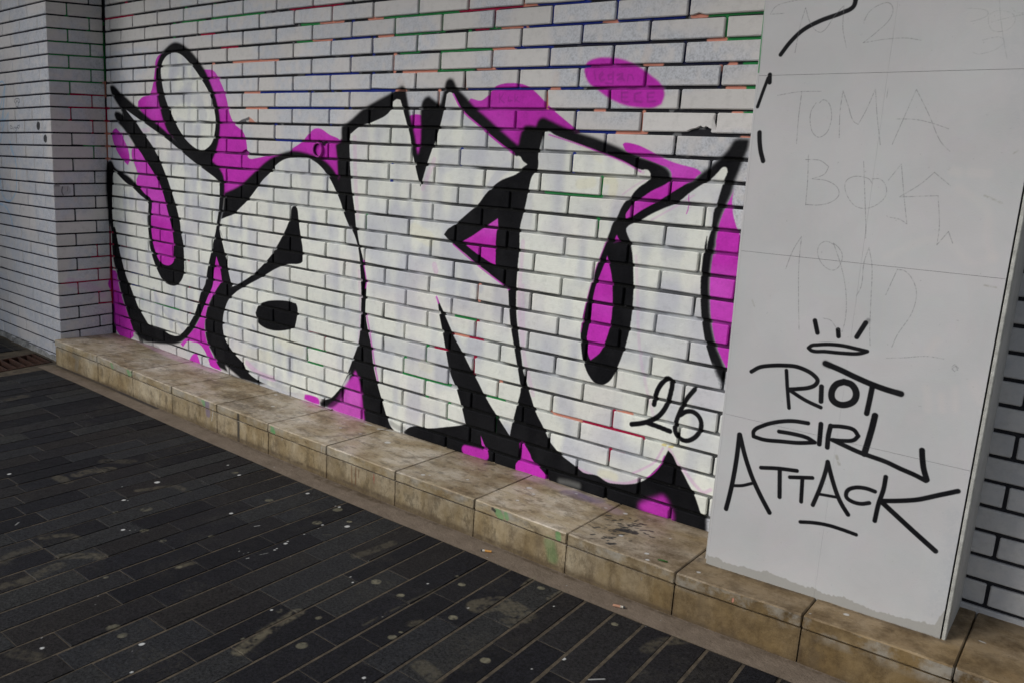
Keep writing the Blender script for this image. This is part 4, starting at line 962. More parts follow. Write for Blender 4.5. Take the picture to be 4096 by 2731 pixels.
["l","crm",3,1,0,0.0154,[-208,1230,11,1248]]]},"cj":[[0.276,-1.253],[0.371,-1.341],[0.462,-0.987],[0.442,-0.707],[0.542,-0.8],[-0.016,-1.068],[0.658,-1.255],[0.553,-1.077],[0.373,-1.076],[0.764,-1.353],[0.845,-1.26],[0.838,-0.988],[0.936,-1.077],[0.666,-1.521],[0.476,-1.523],[0.2,-1.342],[-0.282,-1.246],[-0.471,-1.24],[-0.396,-1.062],[-0.207,-1.07],[-0.305,-0.976],[-0.495,-0.971],[-0.41,-0.792],[-0.323,-0.703],[-0.033,-0.797],[0.058,-0.702],[0.159,-0.797],[0.251,-0.703],[0.171,-1.074],[0.092,-0.986],[-0.0,-1.34],[0.824,-0.699],[0.635,-0.707],[0.926,-0.799],[1.016,-0.704],[1.11,-0.795],[1.204,-0.7],[1.301,-0.792],[1.397,-0.697],[1.474,-0.79],[1.122,-1.076],[0.744,-0.815],[-1.163,-0.722],[-1.278,-0.635],[-1.031,-0.578]],"cz":[-0.010667,-0.004063,0.039439,-0.018517,-0.003081,0.002732,-0.003781,0.004532,-0.004753,8.9e-05],"cx":[-0.000799,-0.026236,0.031016,-0.008355,-0.001927,0.016071,-0.008445,0.001705,-0.000573,-0.001017],"cb":[-0.032823,0.094241,-0.028052,-0.002059,-0.014952,0.039785,-0.009321],"H":0.06954,"cam":{"lens":28.187976417044958,"loc":[2.4156229056680254,-2.332948270693274,1.1960123732071384],"M":[[0.79213921,-0.16843447,0.58663899],[0.60697551,0.11660999,-0.78611884],[0.06400154,0.97879106,0.19460694]]},"butt1":[0.9161,-0.3911,-0.19],"butt2":[1.423,-0.3988,-0.19],"leaf":[1.4984,-0.3105,-0.05],"twig":[-0.3169,-0.0052,-0.05],"pipe":[-0.4373,0.0,1.0874],"moss":[0.9616,-0.356,-0.19]}""")
H = DATA['H']; ZO = .19; D = .3011; XC = -2.302; YP = -.222; YB = -.3366
T3 = [(a, b) for a in range(4) for b in range(4) if a+b <= 3]
T2 = [(0, 0), (0, 1), (0, 2), (0, 3), (1, 0), (1, 1), (1, 2)]
def ev(c, T, x, z): return sum(k*x**a*z**b for k, (a, b) in zip(c, T))
# the old wall is not laid dead true: its courses sag and creep by a centimetre or so
def warp_main(x, z):
    if x > 1.75: return (.03, -.009-.027*z)
    x = max(x, XC); z_ = min(max(z, -.06), 1.75)
    return ev(DATA['cx'], T3, x, z_), ev(DATA['cz'], T3, x, z_)
def warp_front(x, z):
    z_ = min(max(z, -.1), 1.85); x_ = max(x, -3.2)
    return 0, ev(DATA['cb'], T2, x_, z_)
def P_main(x, y, z):
    dx, dz = warp_main(x, z); return (x+dx, y, z+dz+ZO)
def P_butt(x, y, z):
    f = min(max(-y/D, 0), 1)
    dz = warp_front(x, z)[1]*f + warp_main(XC, z)[1]*(1-f)
    return (x, y, z+dz+ZO)
GX = [-3.4, -3.1, -2.78, -2.5, -2.3, -1.81, -1.45, -1.08, -.7, 0, .43, .81, 1.19, 1.56, 1.92, 2.6]
GZ = [.045, .04, .03, .02, .014, .012, .007, .001, -.003, -.007, -.006, -.001, 0, .006, .016, .022]
def gz(x, y):
    f = 1 if y > -.45 else max(0, 1-(-.45-y)/.6)
    return float(np.interp(x, GX, GZ))*f
BX = [-2.3, -1.8, -1.45, -1.08, -.7, 0, .43, .81, 1.19, 1.56, 1.92, 2.26, 3]
BZ = [.158, .155, .145, .138, .133, .131, .132, .137, .137, .141, .154, .162, .165]
def bz(x): return float(np.interp(x, BX, BZ))

# ------------------------------------------------------------------ painting library: fills flat paint into numpy canvases
PAL = dict(m=(.56,.036,.47), k=(.0065,.0065,.008), c=(.75,.76,.695), gm=(.26,.03,.24), pw=(.63,.56,.52), cw=(.64,.64,.65), lm=(.66,.36,.60),
  bw=(.50,.51,.57), yw=(.76,.73,.54), bg=(.60,.59,.59), gr=(.20,.20,.19), ye=(.7,.55,.12), dk=(.05,.05,.06), grn=(.02,.22,.06), crm=(.36,.008,.05),
  sal=(.62,.25,.18), blu=(.008,.022,.20), nav=(.008,.010,.04), sl=(.27,.27,.27), lb=(.22,.42,.62), pc=(.13,.13,.13), st=(.25,.23,.17), sg=(.40,.41,.43),
  gb=(.345,.335,.315), bs=(.42,.30,.36), pu=(.13,.10,.20), ds=(.085,.06,.035), wh=(.62,.62,.60), bk=(.015,.015,.018), gs=(.09,.30,.10), rs=(.13,.05,.015),
  rd=(.45,.02,.02), gr2=(.16,.14,.11), gum=(.24,.22,.15), dust=(.19,.165,.11))
def vnoise(h, w, cell, ax=1.0):
    gh, gw = max(2, int(h/cell)+2), max(2, int(w/(cell*ax))+2)
    g = rng.random((gh, gw)).astype(np.float32)
    yy = np.linspace(0, gh-1.001, h); xx = np.linspace(0, gw-1.001, w)
    y0 = yy.astype(int); x0 = xx.astype(int); fy = (yy-y0)[:, None]; fx = (xx-x0)[None]
    fy = fy*fy*(3-2*fy); fx = fx*fx*(3-2*fx)
    a = g[y0][:, x0]*(1-fx)+g[y0][:, x0+1]*fx; b = g[y0+1][:, x0]*(1-fx)+g[y0+1][:, x0+1]*fx
    return a*(1-fy)+b*fy
def smooth_path(p, closed, maxturn=48, n=6):
    p = np.asarray(p, float); N = len(p); out = []
    rngi = range(N) if closed else range(N-1)
    def tang(i):
        if not closed and (i == 0 or i == N-1): return None
        a = p[i]-p[i-1]; b = p[(i+1) % N]-p[i]
        la, lb = np.hypot(*a), np.hypot(*b)
        if la < 1e-9 or lb < 1e-9: return None
        if math.degrees(math.acos(max(-1, min(1, a@b/la/lb)))) > maxturn: return None
        t = a/la+b/lb; return t/np.hypot(*t)
    ts = [tang(i) for i in range(N)]
    for i in rngi:
        a, b = p[i], p[(i+1) % N]; L = np.hypot(*(b-a)); d = (b-a)/max(L, 1e-9)
        ta = ts[i] if ts[i] is not None else d; tb = ts[(i+1) % N] if ts[(i+1) % N] is not None else d
        for k in range(n):
            t = k/n; h1 = 2*t**3-3*t*t+1; h2 = t**3-2*t*t+t; h3 = -2*t**3+3*t*t; h4 = t**3-t*t
            out.append(h1*a+h2*L*ta+h3*b+h4*L*tb)
    if not closed: out.append(p[-1])
    return np.array(out)
def box(a, r):
    if r < 1: return a
    k = 2*r+1
    for ax in (0, 1):
        c = np.cumsum(np.pad(a, [(r+1, r) if i == ax else (0, 0) for i in (0, 1)], mode='edge'), axis=ax, dtype=np.float64)
        a = ((c[k:] - c[:-k]) if ax == 0 else (c[:, k:] - c[:, :-k]))/k
    return a.astype(np.float32)
class Canvas:
    def __init__(s, u0, u1, v0, v1, res, base=None):
        s.u0, s.v0, s.res = u0, v0, res; s.w = int((u1-u0)/res); s.h = int((v1-v0)/res)
        s.u1 = u0+s.w*res; s.v1 = v0+s.h*res
        s.rgb = np.zeros((s.h, s.w, 3), np.float32); s.a = np.zeros((s.h, s.w), np.float32)
        if base is not None: s.rgb[:] = base; s.a[:] = 1
        s.mask = np.zeros((s.h, s.w), np.float32)
    def put(s, r0, r1, c0, c1, m, col, key):
        m = m[..., None]
        if key == 'c':     # thin, streaky roller and spray coats in the white fills
            n = s.streak[r0:r1, c0:c1, None]; q = s.streak2[r0:r1, c0:c1, None]
            col = np.array(PAL['c'])*(1-n)+np.array(PAL['bw'])*n; col = col*(1-.25*q)+np.array((.70,.60,.62))*.25*q
        if key == 'm': col = np.array(col)*(.84+.26*s.fine[r0:r1, c0:c1, None])+np.array((.10, .05, .12))*s.streak2[r0:r1, c0:c1, None]
        if key == 'k': col = np.array(col)*(.7+.6*s.fine[r0:r1, c0:c1, None])+.006*s.streak[r0:r1, c0:c1, None]
        if key in ('bw', 'yw', 'lm', 'cw', 'pw') and s.opaque: m = m*np.clip((s.rgb[r0:r1, c0:c1].sum(2)[..., None]-1.05)*3, 0, 1)
        s.rgb[r0:r1, c0:c1] = s.rgb[r0:r1, c0:c1]*(1-m)+col*m if s.a.min() == 1 or s.opaque else s.over(r0, r1, c0, c1, m, col)
        s.a[r0:r1, c0:c1] = s.a[r0:r1, c0:c1]*(1-m[..., 0])+m[..., 0]
        if key in ('m', 'k', 'c'): s.mask[r0:r1, c0:c1] = np.maximum(s.mask[r0:r1, c0:c1], m[..., 0])
    opaque = True
    def over(s, r0, r1, c0, c1, m, col):
        a = s.a[r0:r1, c0:c1, None]; o = a*(1-m)+m
        return (s.rgb[r0:r1, c0:c1]*a*(1-m)+np.array(col)*m)/np.maximum(o, 1e-5)
    def run(s, ops):
        s.fine = vnoise(s.h, s.w, 2.2)*.5+vnoise(s.h, s.w, 14)*.5
        s.streak = np.clip((vnoise(s.h, s.w, 90, .22)*.6+vnoise(s.h, s.w, 40, 2)*.5-.42)*1.9, 0, .75); s.streak2 = np.clip(vnoise(s.h, s.w, 60, 1.5)*2-1, 0, 1)
        for op in ops:
            kind, key, soft, alpha, sm = op[:5]; pts = np.array(op[-1], float).reshape(-1, 2)/2000
            if alpha <= 0: continue
            col = PAL[key]; sp = max(.3, soft/1000/s.res)
            q = np.stack([(pts[:, 0]-s.u0)/s.res, (pts[:, 1]-s.v0)/s.res], 1)
            if kind == 'p':
                if sm: q = smooth_path(q, True)
                pad = int(sp*2)+3
                c0 = max(0, int(q[:, 0].min())-pad); c1 = min(s.w, int(q[:, 0].max())+pad+1)
                r0 = max(0, int(q[:, 1].min())-pad); r1 = min(s.h, int(q[:, 1].max())+pad+1)
                if c1 <= c0 or r1 <= r0: continue
                SS = 2; hh, ww = (r1-r0)*SS, (c1-c0)*SS
                A = np.zeros((hh, ww+1), np.int32); x = (q[:, 0]-c0)*SS; y = (q[:, 1]-r0)*SS
                for i in range(len(q)):
                    xa, ya, xb, yb = x[i-1], y[i-1], x[i], y[i]
                    if ya == yb: continue
                    if ya > yb: xa, ya, xb, yb = xb, yb, xa, ya
                    rr = np.arange(max(0, math.ceil(ya-.5)), min(hh, math.ceil(yb-.5)))
                    if len(rr) == 0: continue
                    xs = xa+(rr+.5-ya)/(yb-ya)*(xb-xa)
                    np.add.at(A, (rr, np.clip(np.ceil(xs-.5).astype(int), 0, ww)), 1)
                m = (np.cumsum(A, axis=1)[:, :ww] % 2).astype(np.float32).reshape(r1-r0, SS, c1-c0, SS).mean((1, 3))
                rb = max(0, int(round(sp*.5)))
                if key == 'k' and soft > 5:      # faint overspray round the sprayed outlines
                    wide = box(box(m, 8), 8); m = np.maximum(box(box(m, rb), rb), wide*.26*(.5+s.fine[r0:r1, c0:c1]))
                else: m = box(box(m, rb), rb)
                s.put(r0, r1, c0, c1, m*alpha, col, key)
            else:
                wd = op[5]/s.res/2
                if sm and len(q) > 2: q = smooth_path(q, False, 75)
                pad = int(wd+sp)+2
                c0 = max(0, int(q[:, 0].min())-pad); c1 = min(s.w, int(q[:, 0].max())+pad+1)
                r0 = max(0, int(q[:, 1].min())-pad); r1 = min(s.h, int(q[:, 1].max())+pad+1)
                if c1 <= c0 or r1 <= r0: continue
                dm = np.full((r1-r0, c1-c0), 1e9, np.float32)
                for i in range(len(q)-1):
                    a, b = q[i], q[i+1]
                    x0 = max(c0, int(min(a[0], b[0]))-pad); x1 = min(c1, int(max(a[0], b[0]))+pad+2)
                    y0 = max(r0, int(min(a[1], b[1]))-pad); y1 = min(r1, int(max(a[1], b[1]))+pad+2)
                    if x1 <= x0 or y1 <= y0: continue
                    X = np.arange(x0, x1)[None]+.5; Y = np.arange(y0, y1)[:, None]+.5; ab = b-a; L2 = max(ab@ab, 1e-9)
                    t = np.clip(((X-a[0])*ab[0]+(Y-a[1])*ab[1])/L2, 0, 1)
                    d = np.hypot(X-a[0]-t*ab[0], Y-a[1]-t*ab[1])
                    v = dm[y0-r0:y1-r0, x0-c0:x1-c0]; np.minimum(v, d, out=v)
                sp2 = max(sp, .7); t = np.clip((wd+sp2/2-dm)/sp2, 0, 1); m = t*t*(3-2*t)
                if key in ('dust', 'ds', 'sg', 'st', 'gum'): m = m*np.clip((vnoise(r1-r0, c1-c0, 3)*.7+vnoise(r1-r0, c1-c0, 9)*.6-.25)*1.6, 0, 1)
                if key == 'pc': m = m*np.clip(vnoise(r1-r0, c1-c0, 3)*1.5, .25, 1)
                s.put(r0, r1, c0, c1, m*alpha, col, key)
        return s
    def image(s, name):
        im = bpy.data.images.new(name, s.w, s.h, alpha=True)
        lin = np.clip(s.rgb, 0, 1); srgb = np.where(lin <= .0031308, lin*12.92, 1.055*np.power(lin, 1/2.4)-.055)
        im.alpha_mode = 'CHANNEL_PACKED'
        im.pixels.foreach_set(np.ascontiguousarray(np.dstack([srgb, s.a]).astype(np.float32)).ravel())
        im.update(); im.pack(); s.im = im; return s

OPS = DATA['ops']
def wall_base(c, warm=.5):
    n = vnoise(c.h, c.w, 70, 1.4)[..., None]; f = vnoise(c.h, c.w, 1.5)[..., None]; g = vnoise(c.h, c.w, 12)[..., None]; xx = np.linspace(0, 1, c.w)[None, :, None]
    k = np.clip((n-.45)*5+xx*1.2-.3, 0, 1)*np.clip(g*1.6+.1, 0, 1)
    c.rgb[:] = np.array((.64, .615, .60))*(1-k)+np.array((.585, .595, .63))*k
    c.rgb *= 1-.34*k*np.clip(f*2.2-.9, 0, 1)*(.1+.9*xx**1.5)
cW = Canvas(-2.32, 1.62, .10, 1.98, .002, 0); wall_base(cW); cW.run(OPS['W'])
cM = Canvas(-2.32, 1.62, .10, 1.98, .002, 0)
mk = box(cW.mask, 2)[..., None]; pn = np.clip(vnoise(cM.h, cM.w, 9, 2)*1.6-.3, .1, 1.1)[..., None]; bn = vnoise(cM.h, cM.w, 6, 3)[..., None]
jf = np.clip(vnoise(cM.h, cM.w, 30, 3)*2.4-.55, .16, 1.0)[..., None]     # how far the fill reached into the joints
cM.rgb[:] = np.array((.014, .014, .018))*(1-mk)+cW.rgb*np.array((.60, .61, .63))*jf*(.6+.5*pn)*mk
sp_ = (bn > .86)*(1-mk)*.25; cM.rgb = cM.rgb*(1-sp_)+.5*sp_
cM.run(OPS['MW'])
blk = np.clip(1-cW.rgb.sum(2)/.25, 0, 1)[..., None]; cM.rgb *= 1-.9*blk
cW.image('wall_paint'); cM.image('joint_paint')
cR = Canvas(-.33, .0, .10, 2.1, .002, 0); wall_base(cR); cR.run(OPS['R']).image('return_paint')
cN = Canvas(-.33, .0, .10, 2.1, .002, (.014, .014, .018)).run(OPS['MR']).image('return_joint_paint')
cF = Canvas(-3.3, -2.28, .0, 2.1, .002, 0); wall_base(cF); cF.rgb *= np.array((.80, .81, .83)); cF.run(OPS['F']).image('buttress_paint')  # greyer paint, plus dimming towards the frame edge put into this face's colour
cP = Canvas(1.54, 2.26, .10, 1.75, .001, 0)
n1 = vnoise(cP.h, cP.w, 220)[..., None]; n2 = vnoise(cP.h, cP.w, 60)[..., None]
cP.rgb[:] = np.array((.500, .502, .500))*(1-.09*n1)+np.array((.018, .0, .004))*n2; cP.run(OPS['P']).image('pillar_paint')
cT = Canvas(-2.32, 2.7, -.345, .005, .0025); cT.opaque = False; cT.run(OPS['T']).image('bench_top_marks')
cV = Canvas(-2.32, 2.7, .0, .2, .0025); cV.opaque = False; cV.run(OPS['V']).image('bench_front_marks')
cG = Canvas(-2.34, 2.2, -1.75, -.30, .0025); cG.opaque = False; cG.run(OPS['G']).image('ground_marks')  # ground marks, plus a black line painting deep shadow at the left riser foot

# ------------------------------------------------------------------ materials
class NT:
    def __init__(s, name):
        s.m = bpy.data.materials.new(name); s.m.use_nodes = True; s.t = s.m.node_tree; s.N = s.t.nodes; s.L = s.t.links
        s.b = s.N['Principled BSDF']; s.geo = s.N.new('ShaderNodeNewGeometry')
    def n(s, typ, **k):
        o = s.N.new('ShaderNode'+typ)
        for a, v in k.items(): setattr(o, a, v)
        return o
    def lk(s, a, b): s.L.new(a, b)
    def math(s, op, a, b=None, c=None):
        o = s.n('Math', operation=op)
        for i, v in enumerate((a, b, c)):
            if v is None: continue
            if isinstance(v, (int, float)): o.inputs[i].default_value = v
            else: s.lk(v, o.inputs[i])
        return o.outputs[0]
    def mix(s, f, a, b, mode='MIX'):
        o = s.n('Mix', data_type='RGBA', blend_type=mode)
        for i, v in ((0, f), (6, a), (7, b)):
            if isinstance(v, (int, float)): o.inputs[i].default_value = v
            elif isinstance(v, tuple): o.inputs[i].default_value = (*v, 1)
            else: s.lk(v, o.inputs[i])
        return o.outputs[2]
    def noise(s, scale, detail=3, rough=.55, vec=None):
        o = s.n('TexNoise'); o.inputs['Scale'].default_value = scale; o.inputs['Detail'].default_value = detail; o.inputs['Roughness'].default_value = rough
        s.lk(vec if vec else s.geo.outputs['Position'], o.inputs['Vector']); return o.outputs[0]
    def ramp(s, v, *st):
        o = s.n('ValToRGB'); e = o.color_ramp.elements
        while len(e) < len(st): e.new(.5)
        for q, (p, c) in zip(e, st): q.position = p; q.color = (*c, 1) if isinstance(c, tuple) else (c, c, c, 1)
        s.lk(v, o.inputs[0]); return o.outputs[0]
    def img(s, cv, axes):
        sp = s.n('SeparateXYZ'); s.lk(s.geo.outputs['Position'], sp.inputs[0])
        u = s.math('DIVIDE', s.math('SUBTRACT', sp.outputs[axes[0]], cv.u0), cv.u1-cv.u0)
        v = s.math('DIVIDE', s.math('SUBTRACT', sp.outputs[axes[1]], cv.v0), cv.v1-cv.v0)
        c = s.n('CombineXYZ'); s.lk(u, c.inputs[0]); s.lk(v, c.inputs[1])
        i = s.n('TexImage', image=cv.im, extension='EXTEND', interpolation='Cubic'); s.lk(c.outputs[0], i.inputs[0]); return i
    def stretch(s, x, y, z):
        o = s.n('Mapping'); s.lk(s.geo.outputs['Position'], o.inputs[0]); o.inputs['Scale'].default_value = (x, y, z); return o.outputs[0]
    def bump(s, h, dist, st=1, prev=None):
        o = s.n('Bump'); o.inputs['Strength'].default_value = st; o.inputs['Distance'].default_value = dist; s.lk(h, o.inputs['Height'])
        if prev: s.lk(prev, o.inputs['Normal'])
        return o.outputs[0]
    def out(s, col, rough=.6, nrm=None, spec=.4):
        for k, v in (('Base Color', col), ('Roughness', rough), ('Normal', nrm)):
            if v is None: continue
            if isinstance(v, (int, float)): s.b.inputs[k].default_value = v
            elif isinstance(v, tuple): s.b.inputs[k].default_value = (*v, 1)
            else: s.lk(v, s.b.inputs[k])
        s.b.inputs['Specular IOR Level'].default_value = spec
        return s.m
def painted(name, pick, bumpd=.0011, spec=.045):
    t = NT(name); col = pick(t)
    oi = t.n('ObjectInfo'); rv = t.math('MULTIPLY_ADD', oi.outputs['Random'], .12, .92)
    col = t.mix(1, col, t.n('CombineColor').outputs[0], 'MIX') if False else col
    hsv = t.n('HueSaturation'); t.lk(col, hsv.inputs['Color']); t.lk(rv, hsv.inputs['Value'])
    grime = t.ramp(t.noise(38, 6, .7), (.50, 1.0), (.72, .86), (.80, .72)); col = t.mix(1, hsv.outputs[0], grime, 'MULTIPLY')
    nz = t.noise(300, 3, .6); nb = t.noise(45, 4, .6)
    n = t.bump(nb, .0022, .8); n = t.bump(nz, bumpd, .6, n); pc = t.ramp(t.noise(70, 8, .75), (.60, 0.), (.63, 1.)); n = t.bump(pc, .0007, .5, n)
    return t.out(col, t.math('MULTIPLY_ADD', nb, .25, .50), n, spec)
def beyond(t, a, plain):      # past the pillar nobody painted letters
    sp = t.n('SeparateXYZ'); t.lk(t.geo.outputs['Position'], sp.inputs[0])
    return t.mix(t.math('GREATER_THAN', sp.outputs[0], 1.62), a, plain)
m_wall = painted('painted_brick', lambda t: beyond(t, t.img(cW, (0, 2)).outputs[0], t.ramp(t.noise(14, 6, .7), (.4, (.50, .49, .48)), (.62, (.44, .44, .45)))))
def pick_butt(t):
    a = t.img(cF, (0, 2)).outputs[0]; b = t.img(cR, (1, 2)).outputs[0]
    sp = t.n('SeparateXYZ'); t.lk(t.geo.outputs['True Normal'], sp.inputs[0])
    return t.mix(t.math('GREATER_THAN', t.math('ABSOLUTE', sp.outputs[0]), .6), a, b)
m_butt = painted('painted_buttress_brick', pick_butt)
def joint(name, pick):
    t = NT(name); col = t.mix(t.ramp(t.noise(60, 4, .7), (.60, 0.), (.75, .25)), pick(t), (.10, .10, .10))
    return t.out(col, .8, t.bump(t.noise(160, 4, .6), .003, .8), .2)
m_joint = joint('painted_joint', lambda t: beyond(t, t.img(cM, (0, 2)).outputs[0], (.018, .018, .022)))
def pick_bj(t):
    sp = t.n('SeparateXYZ'); t.lk(t.geo.outputs['True Normal'], sp.inputs[0])
    return t.mix(t.math('GREATER_THAN', t.math('ABSOLUTE', sp.outputs[0]), .6), (.016, .016, .03), t.img(cN, (1, 2)).outputs[0])
m_bjoint = joint('painted_buttress_joint', pick_bj)
def m_pillar_():
    t = NT('pillar_render'); col = t.img(cP, (0, 2)).outputs[0]
    n = t.bump(t.noise(9, 3, .5), .004, .5); n = t.bump(t.noise(260, 3, .6), .0006, .5, n)
    g = t.ramp(t.noise(5, 7, .65), (.35, .95), (.6, 1.0)); sp = t.ramp(t.noise(120, 3, .6), (.70, 1.), (.76, .80))
    return t.out(t.mix(1, t.mix(1, col, g, 'MULTIPLY'), sp, 'MULTIPLY'), .6, n, .08)
m_pillar = m_pillar_()
def simple(name, c1, c2, sc=20, rough=.6, bd=.002, spec=.35, det=5):
    t = NT(name); f = t.ramp(t.noise(sc, det, .65), (.38, 0.), (.64, 1.))
    return t.out(t.mix(f, c1, c2), rough, t.bump(t.noise(sc*4, 4, .6), bd, .6), spec)
m_side = simple('pillar_side_render', (.46, .455, .44), (.38, .38, .37), 14)
m_trim = simple('corner_bead', (.46, .455, .42), (.30, .295, .27), 40, .6)
m_joint2 = simple('panel_joint', (.16, .16, .16), (.07, .07, .07), 30, .9)
m_gap = simple('dark_gap', (.02, .02, .02), (.05, .05, .05), 30, .9)
def marble(name, cv, axes, stretch):
    t = NT(name); sp = t.n('SeparateXYZ'); t.lk(t.geo.outputs['Position'], sp.inputs[0])
    v = t.stretch(*stretch); oi = t.n('ObjectInfo')
    base = t.ramp(t.noise(4.5, 7, .62, v), (.30, (.23, .158, .080)), (.43, (.35, .275, .165)), (.55, (.45, .375, .265)), (.70, (.54, .475, .365)))
    vein = t.ramp(t.noise(15, 9, .75, v), (.40, .42), (.50, .96), (.62, .80)); col = t.mix(.85, base, vein, 'MULTIPLY')
    dirt = t.ramp(t.noise(9, 9, .74), (.44, 0.), (.66, 1.)); amt = t.ramp(t.math('MULTIPLY_ADD', sp.outputs[0], .2, .5), (.0, .62), (.60, .58), (.76, .70), (.86, .88))
    col = t.mix(t.math('MULTIPLY', dirt, amt), col, (.125, .080, .034))
    side = t.ramp(t.math('MULTIPLY_ADD', sp.outputs[0], .2, .5), (.72, 0.), (.84, 1.)); col = t.mix(t.math('MULTIPLY', side, .78), col, t.mix(dirt, (.20, .130, .055), (.065, .038, .014)))
    spk = t.ramp(t.noise(150, 4, .6), (.66, 1.), (.72, .35)); col = t.mix(1, col, spk, 'MULTIPLY')
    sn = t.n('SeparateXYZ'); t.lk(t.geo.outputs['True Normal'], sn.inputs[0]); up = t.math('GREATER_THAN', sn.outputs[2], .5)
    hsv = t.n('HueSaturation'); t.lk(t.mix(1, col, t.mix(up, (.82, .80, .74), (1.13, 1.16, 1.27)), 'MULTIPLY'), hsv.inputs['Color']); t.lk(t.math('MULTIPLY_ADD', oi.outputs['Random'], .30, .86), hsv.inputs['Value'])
    a = t.img(cT, (0, 1)); b = t.img(cV, (0, 2)); imc = t.mix(up, b.outputs[0], a.outputs[0])
    al = t.math('ADD', t.math('MULTIPLY', up, a.outputs[1]), t.math('MULTIPLY', t.math('SUBTRACT', 1, up), b.outputs[1]))
    # worn, chalky arris and grey bloom on the vertical faces; dark grime line at the foot
    worn = t.math('MULTIPLY', t.math('SUBTRACT', 1, up), t.ramp(t.noise(11, 6, .7), (.45, 0.), (.62, .7))); col = t.mix(t.math('MULTIPLY', worn, t.ramp(sp.outputs[2], (.09, 0.), (.12, 1.))), hsv.outputs[0], (.33, .31, .27))
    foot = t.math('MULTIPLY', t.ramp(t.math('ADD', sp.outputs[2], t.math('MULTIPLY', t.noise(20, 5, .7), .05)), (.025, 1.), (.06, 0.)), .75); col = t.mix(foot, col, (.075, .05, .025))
    col = t.mix(al, col, imc)
    n = t.bump(t.noise(30, 5, .6), .003, .7); n = t.bump(t.noise(200, 3, .6), .0010, .6, n)
    return t.out(col, t.math('MULTIPLY_ADD', dirt, .3, .42), n, .3)
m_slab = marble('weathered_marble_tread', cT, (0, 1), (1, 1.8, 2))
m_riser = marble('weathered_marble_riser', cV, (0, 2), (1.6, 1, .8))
def granite():
    t = NT('dark_granite'); oi = t.n('ObjectInfo')
    base = t.ramp(oi.outputs['Random'], (0., (.0055, .0055, .0070)), (.3, (.0090, .0090, .0112)), (.6, (.0125, .0112, .0110)), (.8, (.0145, .0150, .0168)), (1., (.0185, .0185, .018)))
    sp1 = t.ramp(t.noise(130, 5, .8), (.36, .3), (.66, 2.6)); col = t.mix(1, base, sp1, 'MULTIPLY')
    d = t.math('MULTIPLY', t.ramp(t.noise(4.5, 6, .7), (.53, 0.), (.74, 1.)), t.ramp(t.noise(80, 4, .75), (.42, 0.), (.6, .9)))
    col = t.mix(t.math('MULTIPLY', d, .6), col, (.070, .064, .050))
    im = t.img(cG, (0, 1)); col = t.mix(im.outputs[1], col, im.outputs[0])
    n = t.bump(t.noise(30, 4, .6), .002, .6); n = t.bump(t.noise(330, 3, .6), .0012, .8, n)
    return t.out(col, t.math('MULTIPLY_ADD', t.noise(25, 4), .3, .5), n, .14)
m_gran = granite()
m_sand = simple('jointing_sand', (.105, .082, .055), (.050, .040, .028), 25, .9, .003)
def strip_mat():
    t = NT('mortar_strip'); f = t.ramp(t.noise(14, 7, .7), (.35, 0.), (.7, 1.)); col = t.mix(f, (.21, .165, .125), (.14, .108, .08))
    col = t.mix(t.ramp(t.noise(90, 4, .7), (.62, 0.), (.75, .6)), col, (.05, .04, .03)); im = t.img(cG, (0, 1)); col = t.mix(im.outputs[1], col, im.outputs[0])
    return t.out(col, .75, t.bump(t.noise(50, 6, .7), .006, .7), .3)
m_strip = strip_mat()
def far_ground():
    t = NT('granite_paving_beyond'); mp = t.n('Mapping'); t.lk(t.geo.outputs['Position'], mp.inputs[0]); mp.inputs['Rotation'].default_value = (0, 0, R(90))
    b = t.n('TexBrick'); t.lk(mp.outputs[0], b.inputs[0]); b.inputs['Scale'].default_value = 1; b.inputs['Brick Width'].default_value = .33; b.inputs['Row Height'].default_value = .0975; b.inputs['Mortar Size'].default_value = .003
    b.inputs['Color1'].default_value = (.02, .02, .021, 1); b.inputs['Color2'].default_value = (.04, .037, .035, 1); b.inputs['Mortar'].default_value = (.07, .055, .04, 1)
    return t.out(t.mix(1, b.outputs[0], t.ramp(t.noise(200, 3), (.3, .6), (.7, 1.4)), 'MULTIPLY'), .6, t.bump(t.noise(60), .003, .6), .35)
m_far = far_ground()
m_rust = simple('rusty_iron', (.060, .022, .010), (.025, .012, .008), 60, .8, .002)
m_pit = simple('dark_pit', (.008, .007, .006), (.02, .016, .012), 10, .95)
m_cem = simple('old_cement', (.30, .30, .29), (.10, .10, .10), 18, .85, .006)
m_plas = simple('shade_roof_plaster', (.30, .30, .29), (.24, .24, .23), 6, .8)
m_mag = simple('magenta_paint', (.46, .03, .38), (.34, .02, .28), 60, .5, .002)
m_hole = simple('pipe_mouth_shade', (.01, .008, .012), (.02, .01, .02), 60, .6)  # near-black colour painting the shade inside the pipe mouth
m_filter = simple('cigarette_filter', (.62, .28, .06), (.70, .36, .10), 300, .7)
m_paper = simple('cigarette_paper', (.62, .58, .50), (.5, .46, .38), 300, .8)
m_ash = simple('ash', (.03, .03, .03), (.08, .08, .08), 300, .9)
m_leaf = simple('green_leaf', (.03, .10, .02), (.06, .16, .03), 90, .6)
m_twig = simple('yellow_twig', (.25, .18, .06), (.12, .09, .04), 90, .7)

